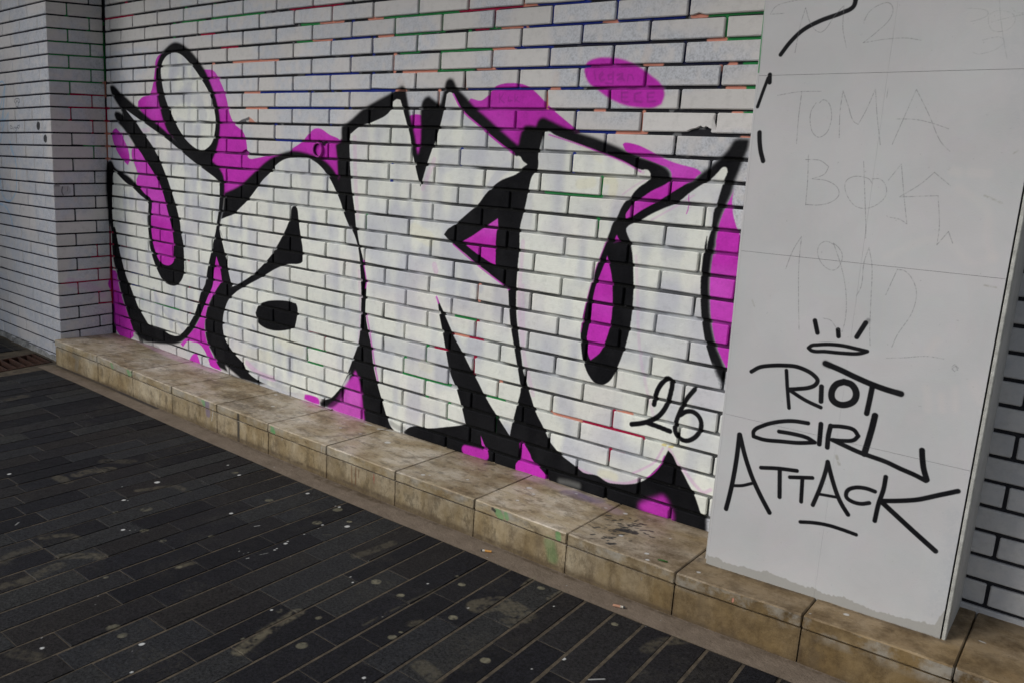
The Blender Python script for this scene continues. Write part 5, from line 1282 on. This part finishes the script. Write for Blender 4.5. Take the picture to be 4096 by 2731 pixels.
# ------------------------------------------------------------------ object helpers
def tag(o, label=None, cat=None, group=None, kind=None):
    for k, v in (('label', label), ('category', cat), ('group', group), ('kind', kind)):
        if v: o[k] = v
    return o
def empty(name, loc, **k):
    o = bpy.data.objects.new(name, None); o.location = loc; o.empty_display_size = .1; COL.objects.link(o); return tag(o, **k)
def mesh(name, vs, fs, mat, parent=None, mats=None, mi=None, smooth=False):
    me = bpy.data.meshes.new(name)
    off = parent.location if parent else Vector((0, 0, 0))
    me.from_pydata([tuple(Vector(v)-off) for v in vs], [], fs)
    for m in (mats or [mat]): me.materials.append(m)
    if mi: me.polygons.foreach_set('material_index', mi)
    if smooth: me.polygons.foreach_set('use_smooth', [True]*len(fs))
    me.update(); o = bpy.data.objects.new(name, me); COL.objects.link(o)
    if parent: o.parent = parent
    return o
def cbox(name, x0, x1, y0, y1, z0, z1, mat, parent=None, ch=.0, f=None, nx=1, collect=None, jit=0):
    """a box with small chamfers, cut into nx pieces along x, placed through f(x,y,z)"""
    prof = [(y0+ch, z0), (y1-ch, z0), (y1, z0+ch), (y1, z1-ch), (y1-ch, z1), (y0+ch, z1), (y0, z1-ch), (y0, z0+ch)] if ch else [(y0, z0), (y1, z0), (y1, z1), (y0, z1)]
    n = len(prof); xs = [x0]+([x0+ch] if ch else [])+[x0+(x1-x0)*i/nx for i in range(1, nx)]+([x1-ch] if ch else [])+[x1]
    cy, cz_ = (y0+y1)/2, (z0+z1)/2; vs = []
    for i, x in enumerate(xs):
        e = ch if ch and i in (0, len(xs)-1) else 0
        for (y, z) in prof:
            yy = y-math.copysign(min(e, abs(y-cy)), y-cy) if e else y; zz = z-math.copysign(min(e, abs(z-cz_)), z-cz_) if e else z
            p = (x+random.uniform(-jit, jit), yy+random.uniform(-jit, jit), zz+random.uniform(-jit, jit))
            vs.append(f(*p) if f else p)
    fs = []
    for i in range(len(xs)-1):
        for k in range(n):
            a, b = i*n+k, i*n+(k+1) % n; fs.append((a, a+n, b+n, b))
    fs.append(tuple(range(n))); fs.append(tuple(reversed(range((len(xs)-1)*n, len(xs)*n))))
    if collect is not None:
        o = len(collect[0]); collect[0].extend(vs); collect[1].extend([tuple(o+i for i in q) for q in fs]); return None
    return mesh(name, vs, fs, mat, parent)
BEV = .0028
def brick_geo(u0, u1, v0, v1, place, depth=.0, chip=None, back=.015):
    """hand-laid brick face: irregular outline, worn arris. place(u, v, d) -> world, d = distance behind the face"""
    j = lambda s=.0006: random.uniform(-s, s)
    c = .0022+random.random()*.0012; um = (u0+u1)/2
    pts = [(u0+c, v0), (um, v0), (u1-c, v0), (u1, v0+c), (u1, v1-c), (u1-c, v1), (um, v1), (u0+c, v1), (u0, v1-c), (u0, v0+c)]
    if u1-u0 < .09: pts = [q for i, q in enumerate(pts) if i not in (1, 6)]
    if chip: pts = [(u0+c, v0)]+chip+[(u1-c, v0)]+pts[3:] if chip[0][0] > u0+.005 else chip+[(u1-c, v0)]+pts[3:]
    if not chip and random.random() < .16:      # a knocked corner
        k_ = random.choice((0, len(pts)-1, 3 if len(pts) > 8 else 2)); e_ = random.uniform(.002, .006)
        pts[k_] = (pts[k_][0]+math.copysign(e_, (u0+u1)/2-pts[k_][0]), pts[k_][1]+math.copysign(e_*.7, (v0+v1)/2-pts[k_][1]))
    pts = [(a+j(), b+j()) for a, b in pts]; n = len(pts); cu, cv = (u0+u1)/2, (v0+v1)/2
    hu, hv = (u1-u0)/2, (v1-v0)/2; tu, tv = random.uniform(-.0007, .0007), random.uniform(-.0005, .0005); dd = depth+random.uniform(-.0008, .0008)
    vs = []
    for k, (ins, d) in enumerate(((BEV, 0), (0, BEV), (0, back))):
        for a, b in pts:
            aa = cu+(a-cu)*(1-ins/hu); bb = cv+(b-cv)*(1-ins/hv)
            vs.append(place(aa, bb, dd+d+(tu*(a-cu)/hu+tv*(b-cv)/hv if k < 2 else 0)))
    fs = [tuple(range(n))]
    for r in (0, 1):
        for i in range(n): fs.append((r*n+i, (r+1)*n+i, (r+1)*n+(i+1) % n, r*n+(i+1) % n))
    return vs, fs

# ------------------------------------------------------------------ ground
def sheet(x0, x1, y0, y1, z, step=.2):
    nx = max(1, min(200, int((x1-x0)/step))); vs = []; fs = []
    ny = max(1, min(12, int((y1-y0)/.2)))
    for i in range(nx+1):
        for k in range(ny+1):
            x = x0+(x1-x0)*i/nx; y = y0+(y1-y0)*k/ny; vs.append((x, y, z+gz(x, y)*(1 if abs(x) < 3.45 else 1)))
    for i in range(nx):
        for k in range(ny): a = i*(ny+1)+k; fs.append((a, a+ny+1, a+ny+2, a+1))
    return vs, fs
def join(parts):
    V, Fc = [], []
    for vs, fs in parts:
        o = len(V); V += vs; Fc += [tuple(o+i for i in f) for f in fs]
    return V, Fc
GR = (-2.62, -2.24, -.95, -.325)      # opening for the drain
far = join([sheet(-40, -4.2, -40, 40, -.004, 5), sheet(3.6, 40, -40, 40, -.004, 5), sheet(-4.2, 3.6, -40, -2.5, -.004, 2)])
ground = mesh('ground', *far, m_far); tag(ground, 'dark granite paved ground stretching away', kind='structure')
bed = join([sheet(-4.2, GR[0], -2.5, .1, -.0003), sheet(GR[1], 3.6, -2.5, .1, -.0003), sheet(GR[0], GR[1], -2.5, GR[2], -.0003), sheet(GR[0], GR[1], GR[3], .1, -.0003)])
pavement = mesh('pavement', *bed, m_sand); tag(pavement, 'dark narrow granite pavers with sandy joints', kind='structure')
strip_ = mesh('mortar_strip', *sheet(XC, 3.6, -.4315, -.330, .0008, .08), m_strip); tag(strip_, 'brown mortar strip along the foot of the marble step', kind='structure')

bounds = [.379, .478, .577, .686, .761, .859, .96, 1.05, 1.141, 1.25, 1.329, 1.43, 1.523, 1.611]
while bounds[0] > -4.1: bounds.insert(0, bounds[0]-random.uniform(.092, .103))
while bounds[-1] < 3.5: bounds.append(bounds[-1]+random.uniform(.092, .103))
SL = -.035
camp = Vector((2.4156, -2.333, 1.196)); Mi = M3.transposed()
def view(p):
    v = Mi @ (Vector(p)-camp)
    if v.z > -.05: return None
    return (v.x/-v.z*3207/4096*2, v.y/-v.z*3207/4096*2, -v.z)   # -1..1 across the width
def in_view(p, m=.04):
    q = view(p); return q and abs(q[0]) < 1+m and abs(q[1]) < 2731/4096+m
pav = []
for i in range(len(bounds)-1):
    a, b = bounds[i], bounds[i+1]; ytop = -.4325 if a > XC-.02 else -.33
    cuts = sorted([y for x, y in DATA['cj'] if a <= x-SL*(y+.43) < b and y < ytop-.05], reverse=True)
    ys = [ytop]; tgt = cuts+[-9]
    for t in tgt:
        while ys[-1]-t > .46 or (t == -9 and ys[-1] > -2.45):
            r_ = random.uniform(.20, .40)
            if t != -9 and ys[-1]-r_-t < .12: r_ = (ys[-1]-t)/2
            ys.append(max(ys[-1]-r_, -2.49))
            if ys[-1] <= -2.45: break
        if t != -9 and ys[-1]-t > .05: ys.append(t)
        if ys[-1] <= -2.45: break
    for y1, y0 in zip(ys[:-1], ys[1:]): pav.append((a, b, y0, y1))
def paver_geo(a, b, y0, y1):
    g = float(np.interp(a, [-1.5, .6, 1.5], [.0018, .0032, .0048]))*random.uniform(.8, 1.15); e = .0009; z = .0016+random.uniform(-.0008, .001); o = []
    tilt = random.uniform(-.0006, .0006)
    def pl(x, y, zz): return (x+SL*(y+.43), y, zz+gz(x, y)+tilt*((x-a)/.05-1))
    x0, x1, yy0, yy1 = a+g+random.uniform(0, .001), b-g, y0+.0011, y1-.0011; c = .0012
    ring = lambda ins, zz: [pl(x0+ins, yy0+ins, zz), pl(x1-ins, yy0+ins, zz), pl(x1-ins, (yy0+yy1)/2, zz), pl(x1-ins, yy1-ins, zz), pl(x0+ins, yy1-ins, zz), pl(x0+ins, (yy0+yy1)/2, zz)]
    vs = ring(c, z)+ring(0, z-c)+ring(0, -.006)
    fs = [(0, 1, 2, 5), (5, 2, 3, 4)]+[(r*6+i, (r+1)*6+i, (r+1)*6+(i+1) % 6, r*6+(i+1) % 6) for r in (0, 1) for i in range(6)]
    return vs, fs
def hits_grate(a, b, y0, y1): return b > -2.66 and a < -2.25 and y1 > GR[2]-.02 and y0 < GR[3]+.05 and a < XC+.1
cand = []
for q in pav:
    if q[2] < GR[3] and q[3] > GR[2] and q[1] > GR[0]-.01 and q[0] < GR[1]+.01: continue
    mx, my = (q[0]+q[1])/2, (q[2]+q[3])/2
    vis = any(in_view((x, y, 0)) for x in (q[0], q[1]) for y in (q[2], my, q[3]))
    cand.append((0 if vis else 1, (Vector((mx, my, 0))-camp).length, q))
cand.sort(key=lambda c: c[:2])
rest = []
for k, (v, d, q) in enumerate(cand):
    vs, fs = paver_geo(*q)
    if k < 300 and v == 0: mesh('paver', vs, fs, m_gran, pavement)
    else: rest.append((vs, fs))
tag(mesh('paver', *join(rest), m_gran, pavement), kind='stuff')

# ------------------------------------------------------------------ brick wall
BJ, PJ, LB = .0108, .0092, .25
brick_wall = empty('brick_wall', (0, 0, .13), label='long white brick wall covered by the black, magenta and cream graffiti letters', cat='wall')
def cols_main(r):
    o = 0 if r % 2 == 0 else .5
    return [((n+o)*LB, (n+1+o)*LB) for n in range(-10, 14)]
todo = []
for r in range(-1, 33):
    for a, b in cols_main(r):
        x0, x1 = max(a, XC+.001), b
        if x1-x0 < .03: continue
        if x0 > 1.62 and x1 < 2.17: continue          # hidden inside the pillar
        if x0 < 1.62 < x1 and x0 > 1.56: continue
        v0, v1 = r*H+BJ/2, (r+1)*H-BJ/2
        if r == -1: v0 = -.062
        todo.append((x0+(PJ/2 if x0 > XC+.01 else .002), x1-PJ/2, v0, v1, r))
chips = {}
def chip_for(x0, x1, v0, r):
    if r == 17 and x0 < 1.34 < x1: return [(1.285, v0+.001), (1.30, v0+.010), (1.315, v0+.013), (1.330, v0+.021), (1.338, v0+.015), (1.350, v0+.019), (1.362, v0+.012), (1.385, v0+.007), (1.388, v0)]
    if r == 15 and x0 < -.96 < x1: return [(-1.0, v0+.001), (-.975, v0+.012), (-.96, v0+.016), (-.945, v0+.006), (-.93, v0)]
    if r == 22 and x0 < 1.39 < x1: return [(x0+.01, v0+.001), (x0+.03, v0+.006), (x0+.05, v0)]
    return None
def pm(u, v, d): return P_main(u, d, v)
items = []
for x0, x1, v0, v1, r in todo:
    g = brick_geo(x0, x1, v0, v1, pm, chip=chip_for(x0, x1, v0, r))
    c = P_main((x0+x1)/2, 0, (v0+v1)/2); vis = in_view(c, .06) or in_view(P_main(x0, 0, v0)) or in_view(P_main(x1, 0, v0))
    items.append((0 if vis else 1, (Vector(c)-camp).length, g))
items.sort(key=lambda c: c[:2]); rest = []
for k, (v, d, g) in enumerate(items):
    if k < 300 and v == 0: mesh('brick', *g, m_wall, brick_wall)
    else: rest.append(g)
tag(mesh('brick', *join(rest), m_wall, brick_wall), kind='stuff')
def mgrid(x0, x1, z0, z1, y, nx, nz, P):
    vs = [P(x0+(x1-x0)*i/nx, y, z0+(z1-z0)*k/nz) for i in range(nx+1) for k in range(nz+1)]
    return vs, [(i*(nz+1)+k, (i+1)*(nz+1)+k, (i+1)*(nz+1)+k+1, i*(nz+1)+k+1) for i in range(nx) for k in range(nz)]
core = join([mgrid(XC-.01, 3.6, -.25, 2.42, .0095, 60, 40, lambda x, y, z: (x, y, z+ZO)), ([(-3.7, .3, 0), (3.6, .3, 0), (3.6, .3, 2.61), (-3.7, .3, 2.61), (-3.7, .0095, 2.61), (3.6, .0095, 2.61)], [(0, 3, 2, 1), (3, 4, 5, 2)])])
mesh('mortar', *core, m_joint, brick_wall)

# ------------------------------------------------------------------ brick buttress on the left
butt = empty('brick_buttress', (-2.9, -.15, 0), label='projecting white brick buttress at the inside corner, with a pale blue scrawl', cat='wall')
def pb(u, v, d): return P_butt(u, -D+d, v)
def pr(u, v, d): return P_butt(XC-d, u, v)
SB = .225
def corner_brick(xa, yb_, v0, v1):
    c = .002; vs = []; prof = []
    for (i, z) in ((BEV, v0), (0, v0+BEV), (0, v1-BEV), (BEV, v1)):
        vs += [P_butt(xa+i, -D+.014, z), P_butt(xa+i, -D+i, z), P_butt(XC-i-c, -D+i, z), P_butt(XC-i, -D+i+c, z), P_butt(XC-i, yb_-i, z), P_butt(XC-.014, yb_-i, z)]
    fs = [(k*6+i, k*6+i+1, (k+1)*6+i+1, (k+1)*6+i) for k in range(3) for i in range(5)]
    fs += [(5, 4, 3, 2, 1, 0), (18, 19, 20, 21, 22, 23)]
    return vs, fs
bi = []
for r in range(-3, 33):
    odd = r % 2; v0, v1 = r*H+.0042, (r+1)*H-.0042
    if r == -3: v0 = -.185
    xa, ya = (-2.524, -.193) if odd else (-2.407, -.076)
    bi.append((corner_brick(xa+.0024, ya-PJ/2, v0, v1), r))
    x = xa
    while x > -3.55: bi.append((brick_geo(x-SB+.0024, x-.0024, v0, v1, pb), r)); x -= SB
    w = lambda u0, u1: brick_geo(u0, u1, v0 if r > -1 else -.062, v1, pr)
    if r >= -1: bi.append((w(ya+PJ/2, -.003), r))
rest = []
for g, r in bi:
    c = sum((Vector(v) for v in g[0]), Vector())/len(g[0])
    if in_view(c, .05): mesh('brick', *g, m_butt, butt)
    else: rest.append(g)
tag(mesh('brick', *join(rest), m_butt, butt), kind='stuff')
cbox('mortar', -3.7, XC-.0088, -D+.0088, .009, 0, 2.61, m_bjoint, butt)
# rough cement skirting below the last course
vs = []; n = 26
for i in range(n+1):
    x = -3.7+(XC+3.7)*i/n
    vs += [(x, -D-.004-random.uniform(0, .012), gz(x, -.3)-.003), (x, -D-.002-random.uniform(0, .004), .022+gz(x, -.3)+random.uniform(-.006, .012)), (x, -D+.01, .03+gz(x, -.3))]
mesh('skirting', vs, [(i*3+k, i*3+3+k, i*3+4+k, i*3+1+k) for i in range(n) for k in (0, 1)], m_cem, butt)

# ------------------------------------------------------------------ marble step along the wall
step = empty('marble_step', (0, -.17, .0), label='low stained beige marble step running along the foot of the wall', cat='step')
jx = [XC+.004, -1.808, -1.447, -1.081, -.707, -.330, .047, .431, .811, 1.188, 1.558, 1.916, 2.266, 2.64, 3.01, 3.4]
for a, b in zip(jx[:-1], jx[1:]):
    s_ = random.uniform(-.0008, .0008)
    cbox('slab', a+.0012, b-.0012, YB+s_, .012, -.037, 0, m_slab, step, ch=.0034, f=lambda x, y, z: (x, y, z+bz(x)), nx=9, jit=.0008)
    cbox('riser_panel', a+.0018, b-.0018, YB+.003-s_, -.31, 0, 1, m_riser, step, ch=.0, f=lambda x, y, z: (x, y, (bz(x)-.0415) if z > .5 else gz(x, y)-.002), nx=3)
cbox('core', XC+.006, 3.6, YB+.012, .003, -.01, .09, m_sand, step)

# ------------------------------------------------------------------ rendered pillar
pil = empty('panelled_pillar', (1.9, -.11, .15), label='wide white panelled pillar with RIOT GIRL ATTACK sprayed in black', cat='pillar')
def XL(z): return float(np.interp(z, [.14, .6, 1.05, 1.4, 1.7, 2.6], [1.597, 1.594, 1.585, 1.579, 1.573, 1.572]))
XR = 2.214
zrow = [(.0, .598), (.598, 1.053), (1.053, 1.507), (1.507, 1.96), (1.96, 2.42)]
def ppanel(c, z0, z1, bottom):
    g = .0004
    def f(x, y, z):
        zz = z if not (bottom and z < .3) else bz(x)+.001
        u = x  # 0..1 across the pillar
        xl = XL(zz)+.0075; return (xl+(XR-xl)*u, y, zz)
    u0, u1 = ((0, .4988), (.4992, 1))[c]
    vs = [f(u, y, z) for (u, y) in ((u0, YP), (u1, YP), (u1, YP+.012), (u0, YP+.012)) for z in (z0+.0004, z1-.0004)]
    fs = [(0, 2, 3, 1), (2, 4, 5, 3), (4, 6, 7, 5), (6, 0, 1, 7), (1, 3, 5, 7), (0, 6, 4, 2)]
    return mesh('panel', vs, fs, m_pillar, pil)
for z0, z1 in zrow:
    for c in (0, 1): ppanel(c, z0, z1, z0 == 0)
mesh('edge_trim', [(XL(z)+dx_, YP+dy, bz(1.6)+.001 if z < .2 else z) for z in (.1, .6, 1.05, 1.5, 1.96, 2.42) for dx_, dy in ((0, .004), (.0015, .001), (.0068, .0008), (.0068, .02), (0, .03))],
     [(i*5+k, i*5+k+1, i*5+6+k, i*5+5+k) for i in range(5) for k in range(4)], m_pillar, pil)
cbox('edge_trim', XR+.0035, XR+.0125, YP+.002, YP+.03, .155, 2.42, m_trim, pil, ch=.0018)
cbox('side_panel', XR+.004, XR+.0118, YP+.032, .02, .155, 2.42, m_side, pil)
cbox('core', 1.60, XR-.003, YP+.0022, .02, .13, 2.42, m_joint2, pil)
cbox('side_panel', 1.583, 1.5995, YP+.031, .02, .141, 2.42, m_side, pil)

# ------------------------------------------------------------------ iron drain grate by the buttress
gr = empty('drain_grate', (-2.43, -.5, -.02), label='rusty iron drain grate beside the foot of the left buttress', cat='grate')
def gp(x, y, z): return (x+.16*(-y-.33)-.035, y, z+gz(x, y))
gx0, gx1, gy0, gy1 = -2.56, -2.325, -.86, -.335
for q in ((gx0, gx0+.012, gy0, gy1), (gx1-.012, gx1, gy0, gy1), (gx0+.012, gx1-.012, gy1-.012, gy1), (gx0+.012, gx1-.012, gy0, gy0+.012)):
    cbox('frame', q[0], q[1], q[2], q[3], -.03, .003, m_rust, gr, f=gp)
y = gy1-.034
while y > gy0+.02:
    cbox('bar', gx0+.012, gx1-.012, y-.010, y, -.026, .001, m_rust, gr, f=gp); y -= .050
pitv = [(GR[0]-.01, GR[2]-.01), (GR[1]+.01, GR[2]-.01), (GR[1]+.01, GR[3]+.01), (GR[0]-.01, GR[3]+.01)]
mesh('channel', [(x, y, -.09) for x, y in pitv]+[(x, y, gz(x, y)-.004) for x, y in pitv], [(0, 1, 2, 3), (0, 4, 5, 1), (1, 5, 6, 2), (2, 6, 7, 3), (3, 7, 4, 0)], m_pit, gr)
rim = [(GR[0]-.01, gx0-.002), (gx1+.002, GR[1]+.01)]
for a, b in rim:
    cbox('surround', a, b, GR[2]-.01, GR[3]+.02, -.03, .0, m_sand, gr, f=lambda x, y, z: (x+(.16*(-y-.33)-.035 if abs(x-gx0) < .003 or abs(x-gx1) < .003 else 0), y, z+gz(x, y)))
cbox('surround', GR[0], GR[1], GR[2]-.01, gy0-.002, -.03, .0, m_sand, gr, f=lambda x, y, z: (x, y, z+gz(x, y)+.0003))

# ------------------------------------------------------------------ small things
def ring_mesh(name, c, prof, mats, mi, parent=None, n=22, axis='y'):
    vs = []; fs = []; idx = []
    for i in range(n):
        a = 2*math.pi*i/n
        for r_, h in prof: vs.append((c[0]+r_*math.cos(a), c[1]+h, c[2]+r_*math.sin(a)))
    k = len(prof)
    for i in range(n):
        for q in range(k-1): fs.append((i*k+q, ((i+1) % n)*k+q, ((i+1) % n)*k+q+1, i*k+q+1)); idx.append(mi[q])
    fs.append(tuple(i*k+k-1 for i in range(n))); idx.append(mi[-1])
    return mesh(name, vs, fs, None, parent, mats=mats, mi=idx, smooth=False)
px_, pz_ = DATA['pipe'][0], DATA['pipe'][2]+ZO
tag(ring_mesh('pipe_stub', (px_, 0, pz_), [(.0325, .004), (.0325, -.010), (.0305, -.014), (.0275, -.014), (.0255, -.010), (.0245, .001)], [m_mag, m_hole], [0, 0, 0, 0, 1, 1]),
    'magenta painted pipe end sticking out of the brick wall above the second letter', 'pipe')
mesh_h = [(px_+.004+a, -.0008, pz_+b) for a, b in ((-.012, .028), (.0, .026), (.012, .027), (.024, .030), (.026, .040), (.015, .044), (.002, .041), (-.004, .048), (-.016, .046), (-.018, .036))]
def butt_cig(loc, ang, cold, label):
    r_ = .004; e = empty('cigarette_butt', (loc[0], loc[1], r_+.001+gz(loc[0], loc[1])), label=label, cat='cigarette butt'); e.rotation_euler = (0, 0, ang)
    def cyl(name, x0, x1, m, ra, rb):
        n = 10; vs = []
        for x, rr in ((x0, ra), ((x0+x1)/2, (ra+rb)/2*random.uniform(.9, 1.05)), (x1, rb)):
            for i in range(n): a = 2*math.pi*i/n; vs.append((x, rr*math.cos(a)+random.uniform(-.0003, .0003), rr*math.sin(a)*.9))
        fs = [(k*n+i, (k+1)*n+i, (k+1)*n+(i+1) % n, k*n+(i+1) % n) for k in (0, 1) for i in range(n)]+[tuple(reversed(range(n))), tuple(range(2*n, 3*n))]
        me = bpy.data.meshes.new(name); me.from_pydata(vs, [], fs); me.materials.append(m); o = bpy.data.objects.new(name, me); COL.objects.link(o); o.parent = e
    cyl('filter', -.004, .018, cold, r_, r_*.92); cyl('paper', -.012, -.004, m_paper, r_*.95, r_); cyl('ash_tip', -.018, -.012, m_ash, r_*.7, r_*.95)
b1, b2 = DATA['butt1'], DATA['butt2']
butt_cig(b1, R(28), m_filter, 'orange cigarette butt with a burnt tip lying on the mortar strip')
butt_cig(b2, R(200), simple('faded_filter', (.45, .22, .14), (.5, .3, .2), 200, .8), 'faded pinkish cigarette butt at the outer edge of the mortar strip')
def leafy(name, loc, L, Wd, ang, m, label, cat):
    vs = []; n = 6
    for i in range(n+1):
        t = i/n; w_ = Wd*math.sin(math.pi*min(max(t, .04), .97))**.8/2
        vs += [((t-.5)*L, -w_, .003+.004*t), ((t-.5)*L, 0, .001+.002*math.sin(5*t)), ((t-.5)*L, w_, .004)]
    vs = [(loc[0]+x*math.cos(ang)-y*math.sin(ang), loc[1]+x*math.sin(ang)+y*math.cos(ang), loc[2]+z) for x, y, z in vs]
    tag(mesh(name, vs, [(i*3+k, i*3+3+k, i*3+4+k, i*3+1+k) for i in range(n) for k in (0, 1)], m), label, cat)
lf = DATA['leaf']; leafy('leaf', (lf[0], lf[1]+.01, bz(lf[0])), .03, .012, R(15), m_leaf, 'small crumpled green leaf on the marble step near the pillar', 'leaf')
tw = DATA['twig']; leafy('twig', (tw[0], tw[1]-.012, bz(tw[0])), .03, .005, R(60), m_twig, 'tiny yellow dry sprig on the step under the magenta base of the wall', 'twig')

# ------------------------------------------------------------------ unseen roof slab, added to dim the upper wall
can = cbox('added_shade_roof', -6, 6, -1.12, .35, 2.615, 2.85, m_plas); tag(can, kind='structure', label='unseen roof slab added to shade the top of the wall')

# unseen block of wall, added to cut the light on the left side
shade_wall = cbox('added_shade_wall', -4.3, -3.9, -2.1, -.31, 0, 2.61, m_side); tag(shade_wall, kind='structure', label='unseen wall added to shade the left side')
